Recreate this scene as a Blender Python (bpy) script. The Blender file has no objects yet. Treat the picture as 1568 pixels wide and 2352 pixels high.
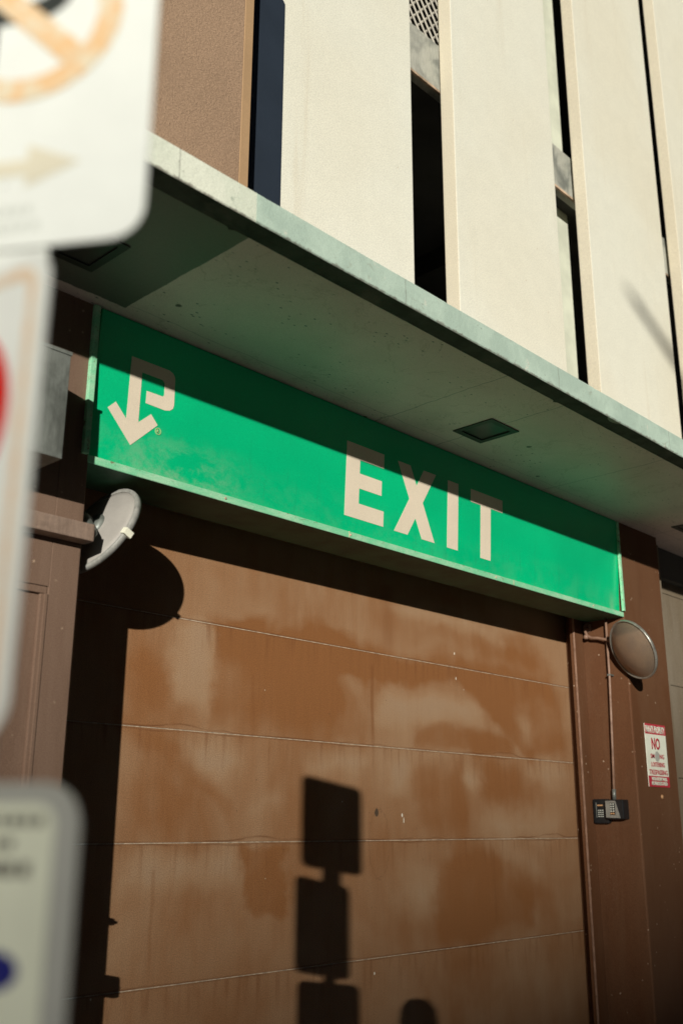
import bpy, bmesh, math, random
from mathutils import Vector, Matrix, noise

# ------------------------------------------------------------------ camera
SC = bpy.context.scene
COL = SC.collection
cam_d = bpy.data.cameras.new("camera")
cam = bpy.data.objects.new("camera", cam_d)
COL.objects.link(cam)
RM = Matrix(((0.6881847, -0.2150947, -0.6929185),
             (-0.725525, -0.198863, -0.6588376),
             (0.0039166, 0.9561317, -0.292911)))
CAMP = Vector((0.0, 0.0, 1.6))
cam.matrix_world = Matrix.Translation(CAMP) @ RM.to_4x4()
cam_d.sensor_fit = 'VERTICAL'
cam_d.sensor_height = 36.0
cam_d.lens = 2342.0 / 2352.0 * 36.0
cam_d.clip_start = 0.02
cam_d.clip_end = 2000.0
cam_d.dof.use_dof = True
cam_d.dof.focus_distance = 5.4
cam_d.dof.aperture_fstop = 1.75
SC.camera = cam

# ------------------------------------------------------------------ world + sun
SUNDIR = Vector((0.756937, 0.6324752, -0.1643819)).normalized()   # the way the light travels
ELEV = math.asin(-SUNDIR.z)
w = bpy.data.worlds.new("World")
SC.world = w
w.use_nodes = True
wn = w.node_tree
for n in list(wn.nodes):
    wn.nodes.remove(n)
sky = wn.nodes.new('ShaderNodeTexSky')
sky.sky_type = 'NISHITA'
sky.sun_disc = False
sky.sun_elevation = ELEV
sky.sun_rotation = math.atan2(-SUNDIR.x, -SUNDIR.y)
sky.air_density = 1.0
sky.dust_density = 0.0
sky.ozone_density = 3.0
bg = wn.nodes.new('ShaderNodeBackground')
bg.inputs['Strength'].default_value = 0.05
out = wn.nodes.new('ShaderNodeOutputWorld')
wn.links.new(sky.outputs[0], bg.inputs[0])
wn.links.new(bg.outputs[0], out.inputs[0])

sun_d = bpy.data.lights.new("sun", 'SUN')
sun_d.energy = 5.0
sun_d.angle = math.radians(0.6)
sun_d.color = (1.0, 0.955, 0.86)
sun = bpy.data.objects.new("sun", sun_d)
sun.rotation_euler = SUNDIR.to_track_quat('-Z', 'Y').to_euler()
sun.location = (-20, -16, 10)
COL.objects.link(sun)

SC.view_settings.view_transform = 'Standard'
SC.view_settings.look = 'None'
SC.view_settings.gamma = 1.0
SC.view_settings.exposure = 0.0
SC.view_settings.use_curve_mapping = False
SC.cycles.max_bounces = 10
SC.cycles.diffuse_bounces = 6
SC.cycles.sample_clamp_indirect = 4.0

random.seed(7)


# ------------------------------------------------------------------ node helpers
class NT:
    def __init__(s, name):
        s.mat = bpy.data.materials.new(name)
        s.mat.use_nodes = True
        s.t = s.mat.node_tree
        for n in list(s.t.nodes):
            s.t.nodes.remove(n)
        s.o = s.t.nodes.new('ShaderNodeOutputMaterial')
        s.b = s.t.nodes.new('ShaderNodeBsdfPrincipled')
        s.t.links.new(s.b.outputs[0], s.o.inputs[0])
        g = s.t.nodes.new('ShaderNodeNewGeometry')
        s.P = g.outputs['Position']
        s.N = g.outputs['Normal']
        sx = s.t.nodes.new('ShaderNodeSeparateXYZ')
        s.t.links.new(s.P, sx.inputs[0])
        s.x, s.y, s.z = sx.outputs

    def put(s, sock, v):
        if isinstance(v, (int, float)):
            sock.default_value = v
        elif isinstance(v, (tuple, list)):
            sock.default_value = tuple(v) + ((1.0,) if len(v) == 3 and len(sock.default_value) == 4 else ())
        else:
            s.t.links.new(v, sock)

    def m(s, op, a, b=0.0, c=None, clamp=False):
        n = s.t.nodes.new('ShaderNodeMath')
        n.operation = op
        n.use_clamp = clamp
        s.put(n.inputs[0], a)
        s.put(n.inputs[1], b)
        if c is not None:
            s.put(n.inputs[2], c)
        return n.outputs[0]

    def ss(s, v, lo, hi, a=0.0, b=1.0):
        n = s.t.nodes.new('ShaderNodeMapRange')
        n.interpolation_type = 'SMOOTHSTEP'
        s.put(n.inputs['Value'], v)
        s.put(n.inputs['From Min'], lo)
        s.put(n.inputs['From Max'], hi)
        s.put(n.inputs['To Min'], a)
        s.put(n.inputs['To Max'], b)
        return n.outputs[0]

    def scale(s, v, sc):
        n = s.t.nodes.new('ShaderNodeVectorMath')
        n.operation = 'MULTIPLY'
        s.put(n.inputs[0], v)
        n.inputs[1].default_value = sc
        return n.outputs[0]

    def noise(s, scale, detail=3.0, rough=0.55, dist=0.0, vec=None, sc=None):
        n = s.t.nodes.new('ShaderNodeTexNoise')
        v = vec if vec is not None else s.P
        if sc:
            v = s.scale(v, sc)
        s.t.links.new(v, n.inputs['Vector'])
        n.inputs['Scale'].default_value = scale
        n.inputs['Detail'].default_value = detail
        n.inputs['Roughness'].default_value = rough
        n.inputs['Distortion'].default_value = dist
        return n.outputs['Fac']

    def voro(s, scale, sc=None, rnd=1.0):
        n = s.t.nodes.new('ShaderNodeTexVoronoi')
        v = s.scale(s.P, sc) if sc else s.P
        s.t.links.new(v, n.inputs['Vector'])
        n.inputs['Scale'].default_value = scale
        n.inputs['Randomness'].default_value = rnd
        return n.outputs['Distance'], n.outputs['Color']

    def mix(s, f, a, b):
        n = s.t.nodes.new('ShaderNodeMix')
        n.data_type = 'RGBA'
        s.put(n.inputs[0], f)
        s.put(n.inputs[6], a)
        s.put(n.inputs[7], b)
        return n.outputs[2]

    def mul(s, col, f):
        n = s.t.nodes.new('ShaderNodeVectorMath')
        n.operation = 'SCALE'
        s.put(n.inputs[0], col)
        s.put(n.inputs[3], f)
        return n.outputs[0]

    def bump(s, h, strength=0.3, dist=0.01):
        n = s.t.nodes.new('ShaderNodeBump')
        n.inputs['Strength'].default_value = strength
        n.inputs['Distance'].default_value = dist
        s.t.links.new(h, n.inputs['Height'])
        s.t.links.new(n.outputs[0], s.b.inputs['Normal'])

    def grain(s, col, amt=0.10, scale=260.0):
        g = s.noise(scale, 1.0, 0.5)
        return s.mul(col, s.ss(g, 0.25, 0.75, 1.0 - amt, 1.0 + amt))

    def done(s, col, rough=0.6, metal=0.0, spec=0.4):
        s.put(s.b.inputs['Base Color'], col)
        s.put(s.b.inputs['Roughness'], rough)
        s.put(s.b.inputs['Metallic'], metal)
        s.put(s.b.inputs['Specular IOR Level'], spec)
        return s.mat


def simple(name, col, rough=0.6, metal=0.0, var=0.12, scale=14.0, dirt=None, bump=0.0, spec=0.4, amt=0.06):
    t = NT(name)
    n = t.noise(scale, 4.0)
    c = t.mul(col, t.ss(n, 0.3, 0.7, 1.0 - var, 1.0 + var))
    if dirt:
        d = t.noise(scale * 0.35, 5.0, 0.65, 0.4)
        c = t.mix(t.ss(d, 0.52, 0.72), c, dirt)
    c = t.grain(c, amt)
    if bump:
        t.bump(t.noise(scale * 8, 3.0), bump, 0.003)
    return t.done(c, rough, metal, spec)


# ------------------------------------------------------------------ materials
def mat_door():
    t = NT("rust_brown_door_paint")
    # slow domain warp so the stain outlines wander
    wx = t.m('MULTIPLY', t.m('SUBTRACT', t.noise(1.9, 5.0, 0.6), 0.5), 0.42)
    wz = t.m('MULTIPLY', t.m('SUBTRACT', t.noise(2.1, 3.0, 0.6, vec=t.scale(t.P, (1, 1, 1.3))), 0.5), 0.30)
    x = t.m('ADD', t.x, wx)
    z = t.m('ADD', t.z, wz)
    acc = t.m('MULTIPLY', t.m('SUBTRACT', t.noise(1.15, 4.0, 0.6, 0.5, sc=(1, 1, 0.8)), 0.47), 2.1)
    acc = t.m('ADD', acc, t.m('MULTIPLY', t.m('SUBTRACT', t.noise(6.0, 4.0, 0.6, 0.2, sc=(1, 1, 0.25)), 0.5), 0.75))
    patches = [('r', 3.74, 2.34, 1.00, 0.5, .06), ('r', 5.36, 2.12, 1.00, 0.16, .03), ('r', 6.03, 2.77, 0.42, 0.26, .05),
               ('r', 6.31, 2.30, 0.49, 0.5, .06), ('r', 2.89, 2.24, 0.21, 0.31, .07), ('r', 3.69, 1.33, 0.31, 0.31, .02),
               ('r', 5.13, 1.74, 0.51, 0.45, .07), ('r', 5.92, 1.85, 0.75, 0.22, .08), ('r', 5.56, 1.17, 1.0, 0.46, .05),
               ('r', 3.11, 1.71, 0.38, 0.28, .1), ('r', 4.9, 2.54, 3.0, 0.17, .04), ('r', 4.3, 2.49, 1.5, 0.13, .03),
               ('t', 3.14, 2.36, 0.27, 0.42, .04), ('t', 5.06, 2.34, 1.1, 0.26, .06), ('t', 5.2, 2.86, 1.2, 0.22, .08),
               ('t', 5.46, 1.88, 0.2, 0.13, .04), ('t', 4.73, 1.88, 0.19, 0.21, .05), ('t', 4.23, 1.93, 0.49, 0.14, .05),
               ('t', 5.99, 1.62, 0.86, 0.17, .08), ('t', 4.88, 1.25, 0.42, 0.2, .08), ('t', 5.91, 1.33, 0.38, 0.21, .06),
               ('t', 3.17, 1.39, 0.66, 0.17, .05), ('t', 3.26, 1.93, 0.42, 0.14, .06), ('t', 3.69, 1.68, 0.17, 0.09, .06),
               ('t', 6.26, 1.93, 0.6, 0.2, .08)]
    for k, cx, cz, ww, hh, so in patches:
        ax = t.m('ABSOLUTE', t.m('SUBTRACT', x, cx))
        az = t.m('ABSOLUTE', t.m('SUBTRACT', z, cz))
        mx = t.ss(ax, ww / 2 - so * 1.7, ww / 2 + so * 1.3, 1.0, 0.0)
        mz = t.ss(az, hh / 2 - so * 1.7, hh / 2 + so * 1.3, 1.0, 0.0)
        mm = t.m('MULTIPLY', mx, mz)
        acc = t.m('ADD', acc, t.m('MULTIPLY', mm, 0.55 if k == 'r' else -0.62))
    # broad curved bands left by running water: rust hangs under the top joint and sweeps down to the right
    def band(xa, xb, za, zb_, bow, wdt, soft, amt):
        u_ = t.m('DIVIDE', t.m('SUBTRACT', x, xa), xb - xa)
        cz_ = t.m('ADD', t.m('ADD', za, t.m('MULTIPLY', u_, zb_ - za)), t.m('MULTIPLY', t.m('MULTIPLY', u_, t.m('SUBTRACT', 1.0, u_)), bow * 4))
        dz_ = t.m('ABSOLUTE', t.m('SUBTRACT', z, cz_))
        mk_ = t.m('MULTIPLY', t.ss(dz_, wdt - soft, wdt + soft, 1.0, 0.0), t.m('MULTIPLY', t.ss(u_, -.05, .1), t.ss(u_, .9, 1.05, 1.0, 0.0)))
        return t.m('MULTIPLY', mk_, amt)
    for bb in ((3.3, 6.1, 2.56, 2.40, -0.03, 0.075, 0.05, 0.65), (5.3, 6.15, 2.50, 2.02, 0.10, 0.07, 0.05, 0.5), (3.2, 4.4, 2.50, 2.15, 0.08, 0.10, 0.07, 0.35),
               (4.5, 6.5, 2.78, 2.66, 0.02, 0.05, 0.05, 0.35), (2.7, 3.5, 2.06, 1.62, 0.06, 0.06, 0.05, 0.35), (5.2, 6.3, 1.40, 1.10, 0.08, 0.09, 0.07, 0.4)):
        acc = t.m('ADD', acc, band(*bb))
    acc = t.m('ADD', acc, -0.16)
    f = t.ss(acc, -0.80, 0.68)
    col = t.mix(f, (0.335, 0.208, 0.118), (0.235, 0.100, 0.036))
    # a cool dusty veil in the palest places
    col = t.mix(t.ss(acc, -0.45, -1.1, 0.0, 0.5), col, (0.335, 0.235, 0.155))
    # long run marks below the sign
    for cx, z0_, z1_, wd_, st_ in ((4.475, 2.04, 2.50, 0.016, 0.6), (4.62, 2.60, 3.0, 0.05, 0.35), (3.55, 2.05, 2.35, 0.012, 0.25), (5.62, 1.0, 1.45, 0.012, 0.3), (2.98, 0.95, 1.4, 0.012, 0.3)):
        dx_ = t.m('ABSOLUTE', t.m('SUBTRACT', t.m('ADD', t.x, t.m('MULTIPLY', t.m('SUBTRACT', t.noise(3.0, 2.0), 0.5), 0.05)), cx))
        kk = t.m('MULTIPLY', t.ss(dx_, wd_ * .3, wd_ * 1.5, 1.0, 0.0), t.m('MULTIPLY', t.ss(t.z, z0_ - .06, z0_ + .1), t.ss(t.z, z1_ - .02, z1_ + .02, 1.0, 0.0)))
        col = t.mix(t.m('MULTIPLY', kk, st_), col, (0.19, 0.075, 0.026))
    # narrow vertical brush / run streaks
    st = t.noise(60.0, 2.0, 0.6, sc=(1, 1, 0.05))
    col = t.mul(col, t.ss(st, 0.3, 0.7, 0.975, 1.025))
    # wandering water lines above and below each joint, powder between
    for zj, amp, th in ((2.571, 0.012, 0.004), (2.031, 0.045, 0.005), (1.514, 0.045, 0.006), (0.905, 0.02, 0.005)):
        for sgn, sc_, off in ((1, 1.1, 0.0), (-1, 0.83, 31.7)):
            v = t.t.nodes.new('ShaderNodeCombineXYZ')
            t.put(v.inputs[0], t.m('ADD', t.x, off + zj))
            nn = t.noise(sc_, 3.0, 0.6, vec=v.outputs[0])
            gate = t.ss(nn, 0.48, 0.72, 0.006, amp * 0.62 + 0.008)
            gate = t.m('ADD', t.m('MULTIPLY', gate, 1.0 if sgn == 1 else 0.7), t.m('MULTIPLY', t.m('SUBTRACT', t.noise(9.0, 4.0, 0.65, vec=v.outputs[0]), 0.5), 0.014))
            line = t.m('ADD', zj, t.m('MULTIPLY', gate, float(sgn)))
            d = t.m('ABSOLUTE', t.m('SUBTRACT', t.z, line))
            patchy = t.ss(t.noise(2.3, 2.0, vec=v.outputs[0]), 0.35, 0.62, 0.05, 0.65)
            k = t.m('MULTIPLY', t.ss(d, 0.0, th * 1.25, 1.0, 0.0), patchy)
            col = t.mix(k, col, (0.115, 0.040, 0.014))
            if sgn == 1:
                top = line
            else:
                ins = t.m('MULTIPLY', t.ss(t.z, t.m('SUBTRACT', line, .004), t.m('ADD', line, .012)),
                          t.ss(t.z, t.m('SUBTRACT', top, .012), t.m('ADD', top, .004), 1.0, 0.0))
                col = t.mix(t.m('MULTIPLY', ins, 0.14), col, (0.33, 0.225, 0.145))
    # rust bleeding down from the joints
    for zj in (2.571, 2.031, 1.514, 0.905):
        dd = t.m('SUBTRACT', zj, t.z)
        k = t.m('MULTIPLY', t.ss(dd, 0.0, 0.22, 1.0, 0.0), t.ss(dd, -0.002, 0.0))
        k = t.m('MULTIPLY', k, t.ss(t.noise(26.0, 3.0, 0.6, sc=(1, 1, 0.08)), 0.48, 0.72, 0.0, 0.5))
        col = t.mix(k, col, (0.16, 0.060, 0.022))
    # small flecks
    d, c = t.voro(5.5)
    d2 = t.m('ADD', d, t.m('MULTIPLY', t.m('SUBTRACT', t.noise(90.0, 2.0), 0.5), 0.05))
    sel = t.ss(t.noise(2.7, 0.0), 0.55, 0.6)
    col = t.mix(t.m('MULTIPLY', t.ss(d2, 0.018, 0.03, 1.0, 0.0), sel), col, (0.6, 0.55, 0.42))
    d, c = t.voro(9.0)
    sel = t.ss(t.noise(1.9, 0.0), 0.5, 0.55)
    col = t.mix(t.m('MULTIPLY', t.ss(d, 0.02, 0.05, 0.7, 0.0), sel), col, (0.10, 0.05, 0.025))
    # one dark spot, a splash of white paint and a dried teardrop outline
    def blob(cx, cz, rx, rz):
        a_ = t.m('DIVIDE', t.m('SUBTRACT', t.x, cx), rx)
        b_ = t.m('DIVIDE', t.m('SUBTRACT', t.z, cz), rz)
        r_ = t.m('SQRT', t.m('ADD', t.m('MULTIPLY', a_, a_), t.m('MULTIPLY', b_, b_)))
        return t.m('ADD', r_, t.m('MULTIPLY', t.m('SUBTRACT', t.noise(45.0, 2.0), 0.5), 0.5))
    tear = t.m('ABSOLUTE', t.m('SUBTRACT', blob(4.525, 1.50, 0.085, 0.185), 1.0))
    col = t.mix(t.ss(tear, 0.0, 0.045, 0.35, 0.0), col, (0.10, 0.05, 0.025))
    col = t.mix(t.ss(blob(4.505, 1.665, 0.016, 0.022), 0.8, 1.2, 0.85, 0.0), col, (0.05, 0.04, 0.03))
    for cx, cz, rx, rz in ((4.728, 1.652, 0.007, 0.011), (4.742, 1.625, 0.004, 0.018), (5.27, 2.66, 0.006, 0.008), (5.28, 2.50, 0.004, 0.01), (4.48, .83, .006, .008)):
        col = t.mix(t.ss(blob(cx, cz, rx, rz), 0.7, 1.1, 1.0, 0.0), col, (0.75, 0.70, 0.58))
    col = t.grain(col, 0.22, 200.0)
    t.bump(t.noise(170.0, 3.0), 0.10, 0.002)
    return t.done(col, 0.62, 0.0, 0.25)


def mat_pier(name, base, dust, dark):
    t = NT(name)
    n = t.noise(2.2, 5.0, 0.6, 0.4, sc=(1, 1, 0.35))
    c = t.mix(t.ss(n, 0.35, 0.68), base, dust)
    n2 = t.noise(9.0, 4.0, 0.6, sc=(1, 1, 0.2))
    c = t.mix(t.ss(n2, 0.5, 0.8, 0.0, 0.5), c, dark)
    # paint scuffs and chips
    d, cc = t.voro(16.0)
    d2 = t.m('ADD', d, t.m('MULTIPLY', t.m('SUBTRACT', t.noise(120.0, 2.0), 0.5), 0.12))
    sel = t.ss(t.noise(4.0, 2.0), 0.44, 0.54)
    c = t.mix(t.m('MULTIPLY', t.ss(d2, 0.07, 0.11, 1.0, 0.0), sel), c, (0.36, 0.26, 0.18))
    # rubbed vertical bands and hairline scratches
    rb = t.noise(5.0, 5.0, 0.7, 0.3, sc=(1.5, 1.5, 0.12))
    c = t.mix(t.ss(rb, 0.52, 0.68, 0.0, 0.6), c, dust)
    scr = t.noise(55.0, 2.0, 0.5, 2.0, sc=(1, 1, 0.35))
    c = t.mix(t.m('MULTIPLY', t.ss(t.m('ABSOLUTE', t.m('SUBTRACT', scr, 0.5)), 0.0, 0.006, 0.6, 0.0), t.ss(t.noise(3.3, 3.0), 0.55, 0.65)), c, (0.30, 0.21, 0.15))
    c = t.grain(c, 0.14, 220.0)
    t.bump(t.noise(90.0, 4.0), 0.22, 0.003)
    return t.done(c, 0.68, 0.0, 0.16)


def mat_stucco():
    t = NT("tan_stucco")
    n = t.noise(95.0, 4.0, 0.6, 0.3, sc=(1, 1, 1.5))
    c = t.mul((0.37, 0.25, 0.165), t.ss(n, 0.3, 0.7, 0.86, 1.12))
    c = t.mul(c, t.ss(t.noise(1.5, 3.0), 0.3, 0.7, 0.92, 1.06))
    c = t.grain(c, 0.10)
    t.bump(n, 0.9, 0.006)
    return t.done(c, 0.85, 0.0, 0.1)


def mat_fin(name, base, shade):
    t = NT(name)
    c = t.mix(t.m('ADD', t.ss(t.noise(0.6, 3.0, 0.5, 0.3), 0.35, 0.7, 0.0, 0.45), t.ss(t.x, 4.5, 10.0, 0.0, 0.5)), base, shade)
    c = t.mul(c, t.ss(t.noise(7.0, 5.0, 0.65), 0.3, 0.7, 0.98, 1.015))
    sk = t.noise(7.0, 5.0, 0.7, sc=(1, 1, 0.05))
    c = t.mix(t.ss(sk, 0.58, 0.74, 0.0, 0.35), c, (0.66, 0.60, 0.46))
    st = t.noise(14.0, 4.0, 0.6, sc=(1, 1, 0.04))
    c = t.mul(c, t.ss(st, 0.35, 0.75, 1.0, 0.99))
    d, cc = t.voro(4.5)
    d2 = t.m('ADD', d, t.m('MULTIPLY', t.m('SUBTRACT', t.noise(60.0, 2.0), 0.5), 0.08))
    c = t.mix(t.ss(d2, 0.012, 0.04, 0.5, 0.0), c, (0.5, 0.38, 0.24))
    c = t.grain(c, 0.11, 130.0)
    t.bump(t.noise(55.0, 4.0), 0.25, 0.004)
    return t.done(c, 0.85, 0.0, 0.1)


def mat_chipped(name, base, alt, chip):
    t = NT(name)
    n = t.noise(5.0, 5.0, 0.6, 0.5)
    c = t.mix(t.ss(n, 0.4, 0.65), base, alt)
    n3 = t.noise(13.0, 6.0, 0.7, 1.1, sc=(0.6, 1, 1.3))
    c = t.mix(t.ss(n3, 0.60, 0.68, 0.0, 0.75), c, (0.36, 0.42, 0.34))
    n4 = t.noise(8.0, 6.0, 0.75, 0.6)
    c = t.mix(t.ss(n4, 0.62, 0.68, 0.0, 0.85), c, chip)
    n5 = t.noise(30.0, 6.0, 0.8, 1.0, sc=(0.7, 1, 1.2))
    c = t.mix(t.m('MULTIPLY', t.ss(n5, 0.60, 0.66), t.ss(t.noise(3.1, 3.0), 0.45, 0.62, 0.0, 0.75)), c, (0.17, 0.17, 0.13))
    # rust / grime working up from the lower arris
    e = t.m('ADD', t.z, t.m('MULTIPLY', t.m('SUBTRACT', t.noise(22.0, 5.0, 0.7), 0.5), 0.07))
    c = t.mix(t.ss(e, 3.738, 3.750, 0.6, 0.0), c, (0.17, 0.14, 0.11))
    sp, _ = t.voro(24.0)
    c = t.mix(t.m('MULTIPLY', t.ss(sp, 0.05, 0.12, 0.8, 0.0), t.ss(t.noise(4.0, 2.0), 0.5, 0.6)), c, (0.16, 0.16, 0.13))
    # weather cracks and expansion joints
    fr = t.m('ABSOLUTE', t.m('SUBTRACT', t.m('FRACT', t.m('MULTIPLY', t.m('ADD', t.x, t.m('MULTIPLY', t.noise(20.0), 0.02)), 0.82)), 0.5))
    c = t.mix(t.ss(fr, 0.0, 0.004, 0.6, 0.0), c, (0.2, 0.2, 0.17))
    c = t.grain(c, 0.10)
    t.bump(t.noise(40.0, 6.0, 0.7), 0.5, 0.006)
    return t.done(c, 0.7, 0.0, 0.25)


def mat_soffit():
    t = NT("soffit_paint")
    n = t.noise(3.0, 4.0, 0.6)
    c = t.mix(t.ss(n, 0.35, 0.65), (0.80, 0.665, 0.615), (0.74, 0.61, 0.56))
    # pin holes, stretched along the slab
    d, cc = t.voro(21.0, (0.8, 1.5, 1))
    sel = t.ss(t.noise(3.5, 3.0), 0.42, 0.62)
    c = t.mix(t.m('MULTIPLY', t.ss(d, 0.08, 0.17, 0.9, 0.0), sel), c, (0.10, 0.095, 0.085))
    d, cc = t.voro(3.2)
    d2 = t.m('ADD', d, t.m('MULTIPLY', t.m('SUBTRACT', t.noise(60.0, 2.0), 0.5), 0.05))
    c = t.mix(t.ss(d2, 0.035, 0.06, 0.9, 0.0), c, (0.07, 0.05, 0.035))
    # cracks across the slab
    for xc in (4.47, 3.95, 7.13, 5.62):
        dd = t.m('ABSOLUTE', t.m('SUBTRACT', t.m('ADD', t.x, t.m('MULTIPLY', t.noise(9.0, 4.0), 0.03)), xc + 0.015))
        c = t.mix(t.ss(dd, 0.001, 0.004, 0.75, 0.0), c, (0.15, 0.14, 0.13))
    yy = t.m('ADD', t.y, t.m('MULTIPLY', t.noise(5.0, 5.0), 0.05))
    c = t.mix(t.ss(t.m('ABSOLUTE', t.m('SUBTRACT', yy, 3.42)), 0.0, 0.004, 0.5, 0.0), c, (0.2, 0.19, 0.17))
    ws = t.noise(2.4, 5.0, 0.6, 0.8)
    c = t.mix(t.ss(t.m('ABSOLUTE', t.m('SUBTRACT', ws, 0.52)), 0.0, 0.012, 0.28, 0.0), c, (0.36, 0.27, 0.20))
    c = t.mix(t.ss(t.noise(1.6, 4.0), 0.55, 0.7, 0.0, 0.25), c, (0.45, 0.38, 0.33))
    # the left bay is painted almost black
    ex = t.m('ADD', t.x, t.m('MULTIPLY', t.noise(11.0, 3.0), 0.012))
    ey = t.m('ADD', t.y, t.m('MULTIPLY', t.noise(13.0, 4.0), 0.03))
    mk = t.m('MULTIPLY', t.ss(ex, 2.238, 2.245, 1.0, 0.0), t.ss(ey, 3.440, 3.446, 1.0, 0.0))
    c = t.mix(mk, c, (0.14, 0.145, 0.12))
    c = t.grain(c, 0.10)
    t.bump(t.noise(60.0, 4.0), 0.3, 0.004)
    return t.done(c, 0.45, 0.0, 0.5)


def mat_green():
    t = NT("green_sign_face")
    n = t.noise(1.3, 3.0, 0.5)
    c = t.mix(t.ss(n, 0.35, 0.65), (0.001, 0.52, 0.215), (0.001, 0.455, 0.19))
    # chalky bloom that has crept up from the bottom rail, strongest under the arrow
    up = t.ss(t.z, 3.08, 3.33, 1.0, 0.0)
    lft = t.m('MAXIMUM', t.ss(t.m('ABSOLUTE', t.m('SUBTRACT', t.x, 2.62)), 0.05, 0.6, 1.0, 0.0), 0.14)
    ch = t.m('MULTIPLY', t.m('MULTIPLY', up, lft), t.ss(t.noise(6.0, 7.0, 0.75, 0.3, sc=(1, 1, 1.4)), 0.40, 0.62))
    c = t.mix(t.m('MULTIPLY', ch, 0.75), c, (0.20, 0.47, 0.27))
    dr = t.noise(30.0, 4.0, 0.65, sc=(1, 1, 0.05))
    c = t.mix(t.m('MULTIPLY', t.ss(dr, 0.58, 0.72, 0.0, 0.28), t.ss(t.z, 3.05, 3.5, 1.0, 0.1)), c, (0.02, 0.25, 0.12))
    er = t.m('MULTIPLY', t.ss(t.m('ABSOLUTE', t.m('SUBTRACT', t.x, 6.50)), 0.0, 0.05, 1.0, 0.0), t.ss(t.z, 3.06, 3.24, 1.0, 0.0))
    c = t.mix(t.m('MULTIPLY', er, 0.4), c, (0.3, 0.5, 0.3))
    c = t.grain(c, 0.09, 240.0)
    t.bump(t.noise(3.0, 2.0), 0.05, 0.01)
    return t.done(c, 0.30, 0.0, 0.5)


def mat_rail():
    t = NT("pale_green_rail")
    n = t.noise(9.0, 6.0, 0.7, 0.4, sc=(0.8, 1, 1.6))
    c = t.mix(t.ss(n, 0.38, 0.66), (0.20, 0.60, 0.34), (0.36, 0.66, 0.43))
    e = t.noise(34.0, 6.0, 0.75, 0.5)
    zz = t.m('ADD', t.z, t.m('MULTIPLY', t.m('SUBTRACT', t.noise(9.0, 3.0), 0.5), 0.06))
    k = t.m('MULTIPLY', t.ss(e, 0.56, 0.64), t.ss(zz, 3.045, 3.066))
    c = t.mix(t.m('MULTIPLY', k, 0.85), c, (0.18, 0.10, 0.04))
    c = t.grain(c, 0.12, 200.0)
    t.bump(e, 0.3, 0.002)
    return t.done(c, 0.5, 0.0, 0.4)


def mat_metal(name, col, dark, rough=0.45, metal=0.7, sc=6.0):
    t = NT(name)
    n = t.noise(sc, 5.0, 0.6, 0.5)
    c = t.mix(t.ss(n, 0.4, 0.68), col, dark)
    c = t.mul(c, t.ss(t.noise(80.0, 3.0, 0.6, sc=(1, 1, 0.15)), 0.3, 0.7, 0.9, 1.1))
    c = t.grain(c, 0.08)
    return t.done(c, t.ss(t.noise(sc * 2, 3.0), 0.3, 0.7, rough - 0.08, rough + 0.12), metal, 0.5)


def mat_ring(name, col, pale):
    t = NT(name)
    c = t.mix(t.ss(t.noise(45.0, 3.0, 0.6), 0.42, 0.62), col, pale)
    return t.done(c, 0.5, 0.0, 0.4)


def mat_ground(name, base, alt, sc=3.0):
    t = NT(name)
    c = t.mix(t.ss(t.noise(sc, 6.0, 0.65), 0.35, 0.65), base, alt)
    d, cc = t.voro(90.0)
    c = t.mul(c, t.ss(d, 0.1, 0.5, 0.85, 1.08))
    t.bump(t.noise(120.0, 3.0), 0.4, 0.004)
    return t.done(c, 0.85, 0.0, 0.3)


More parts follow.
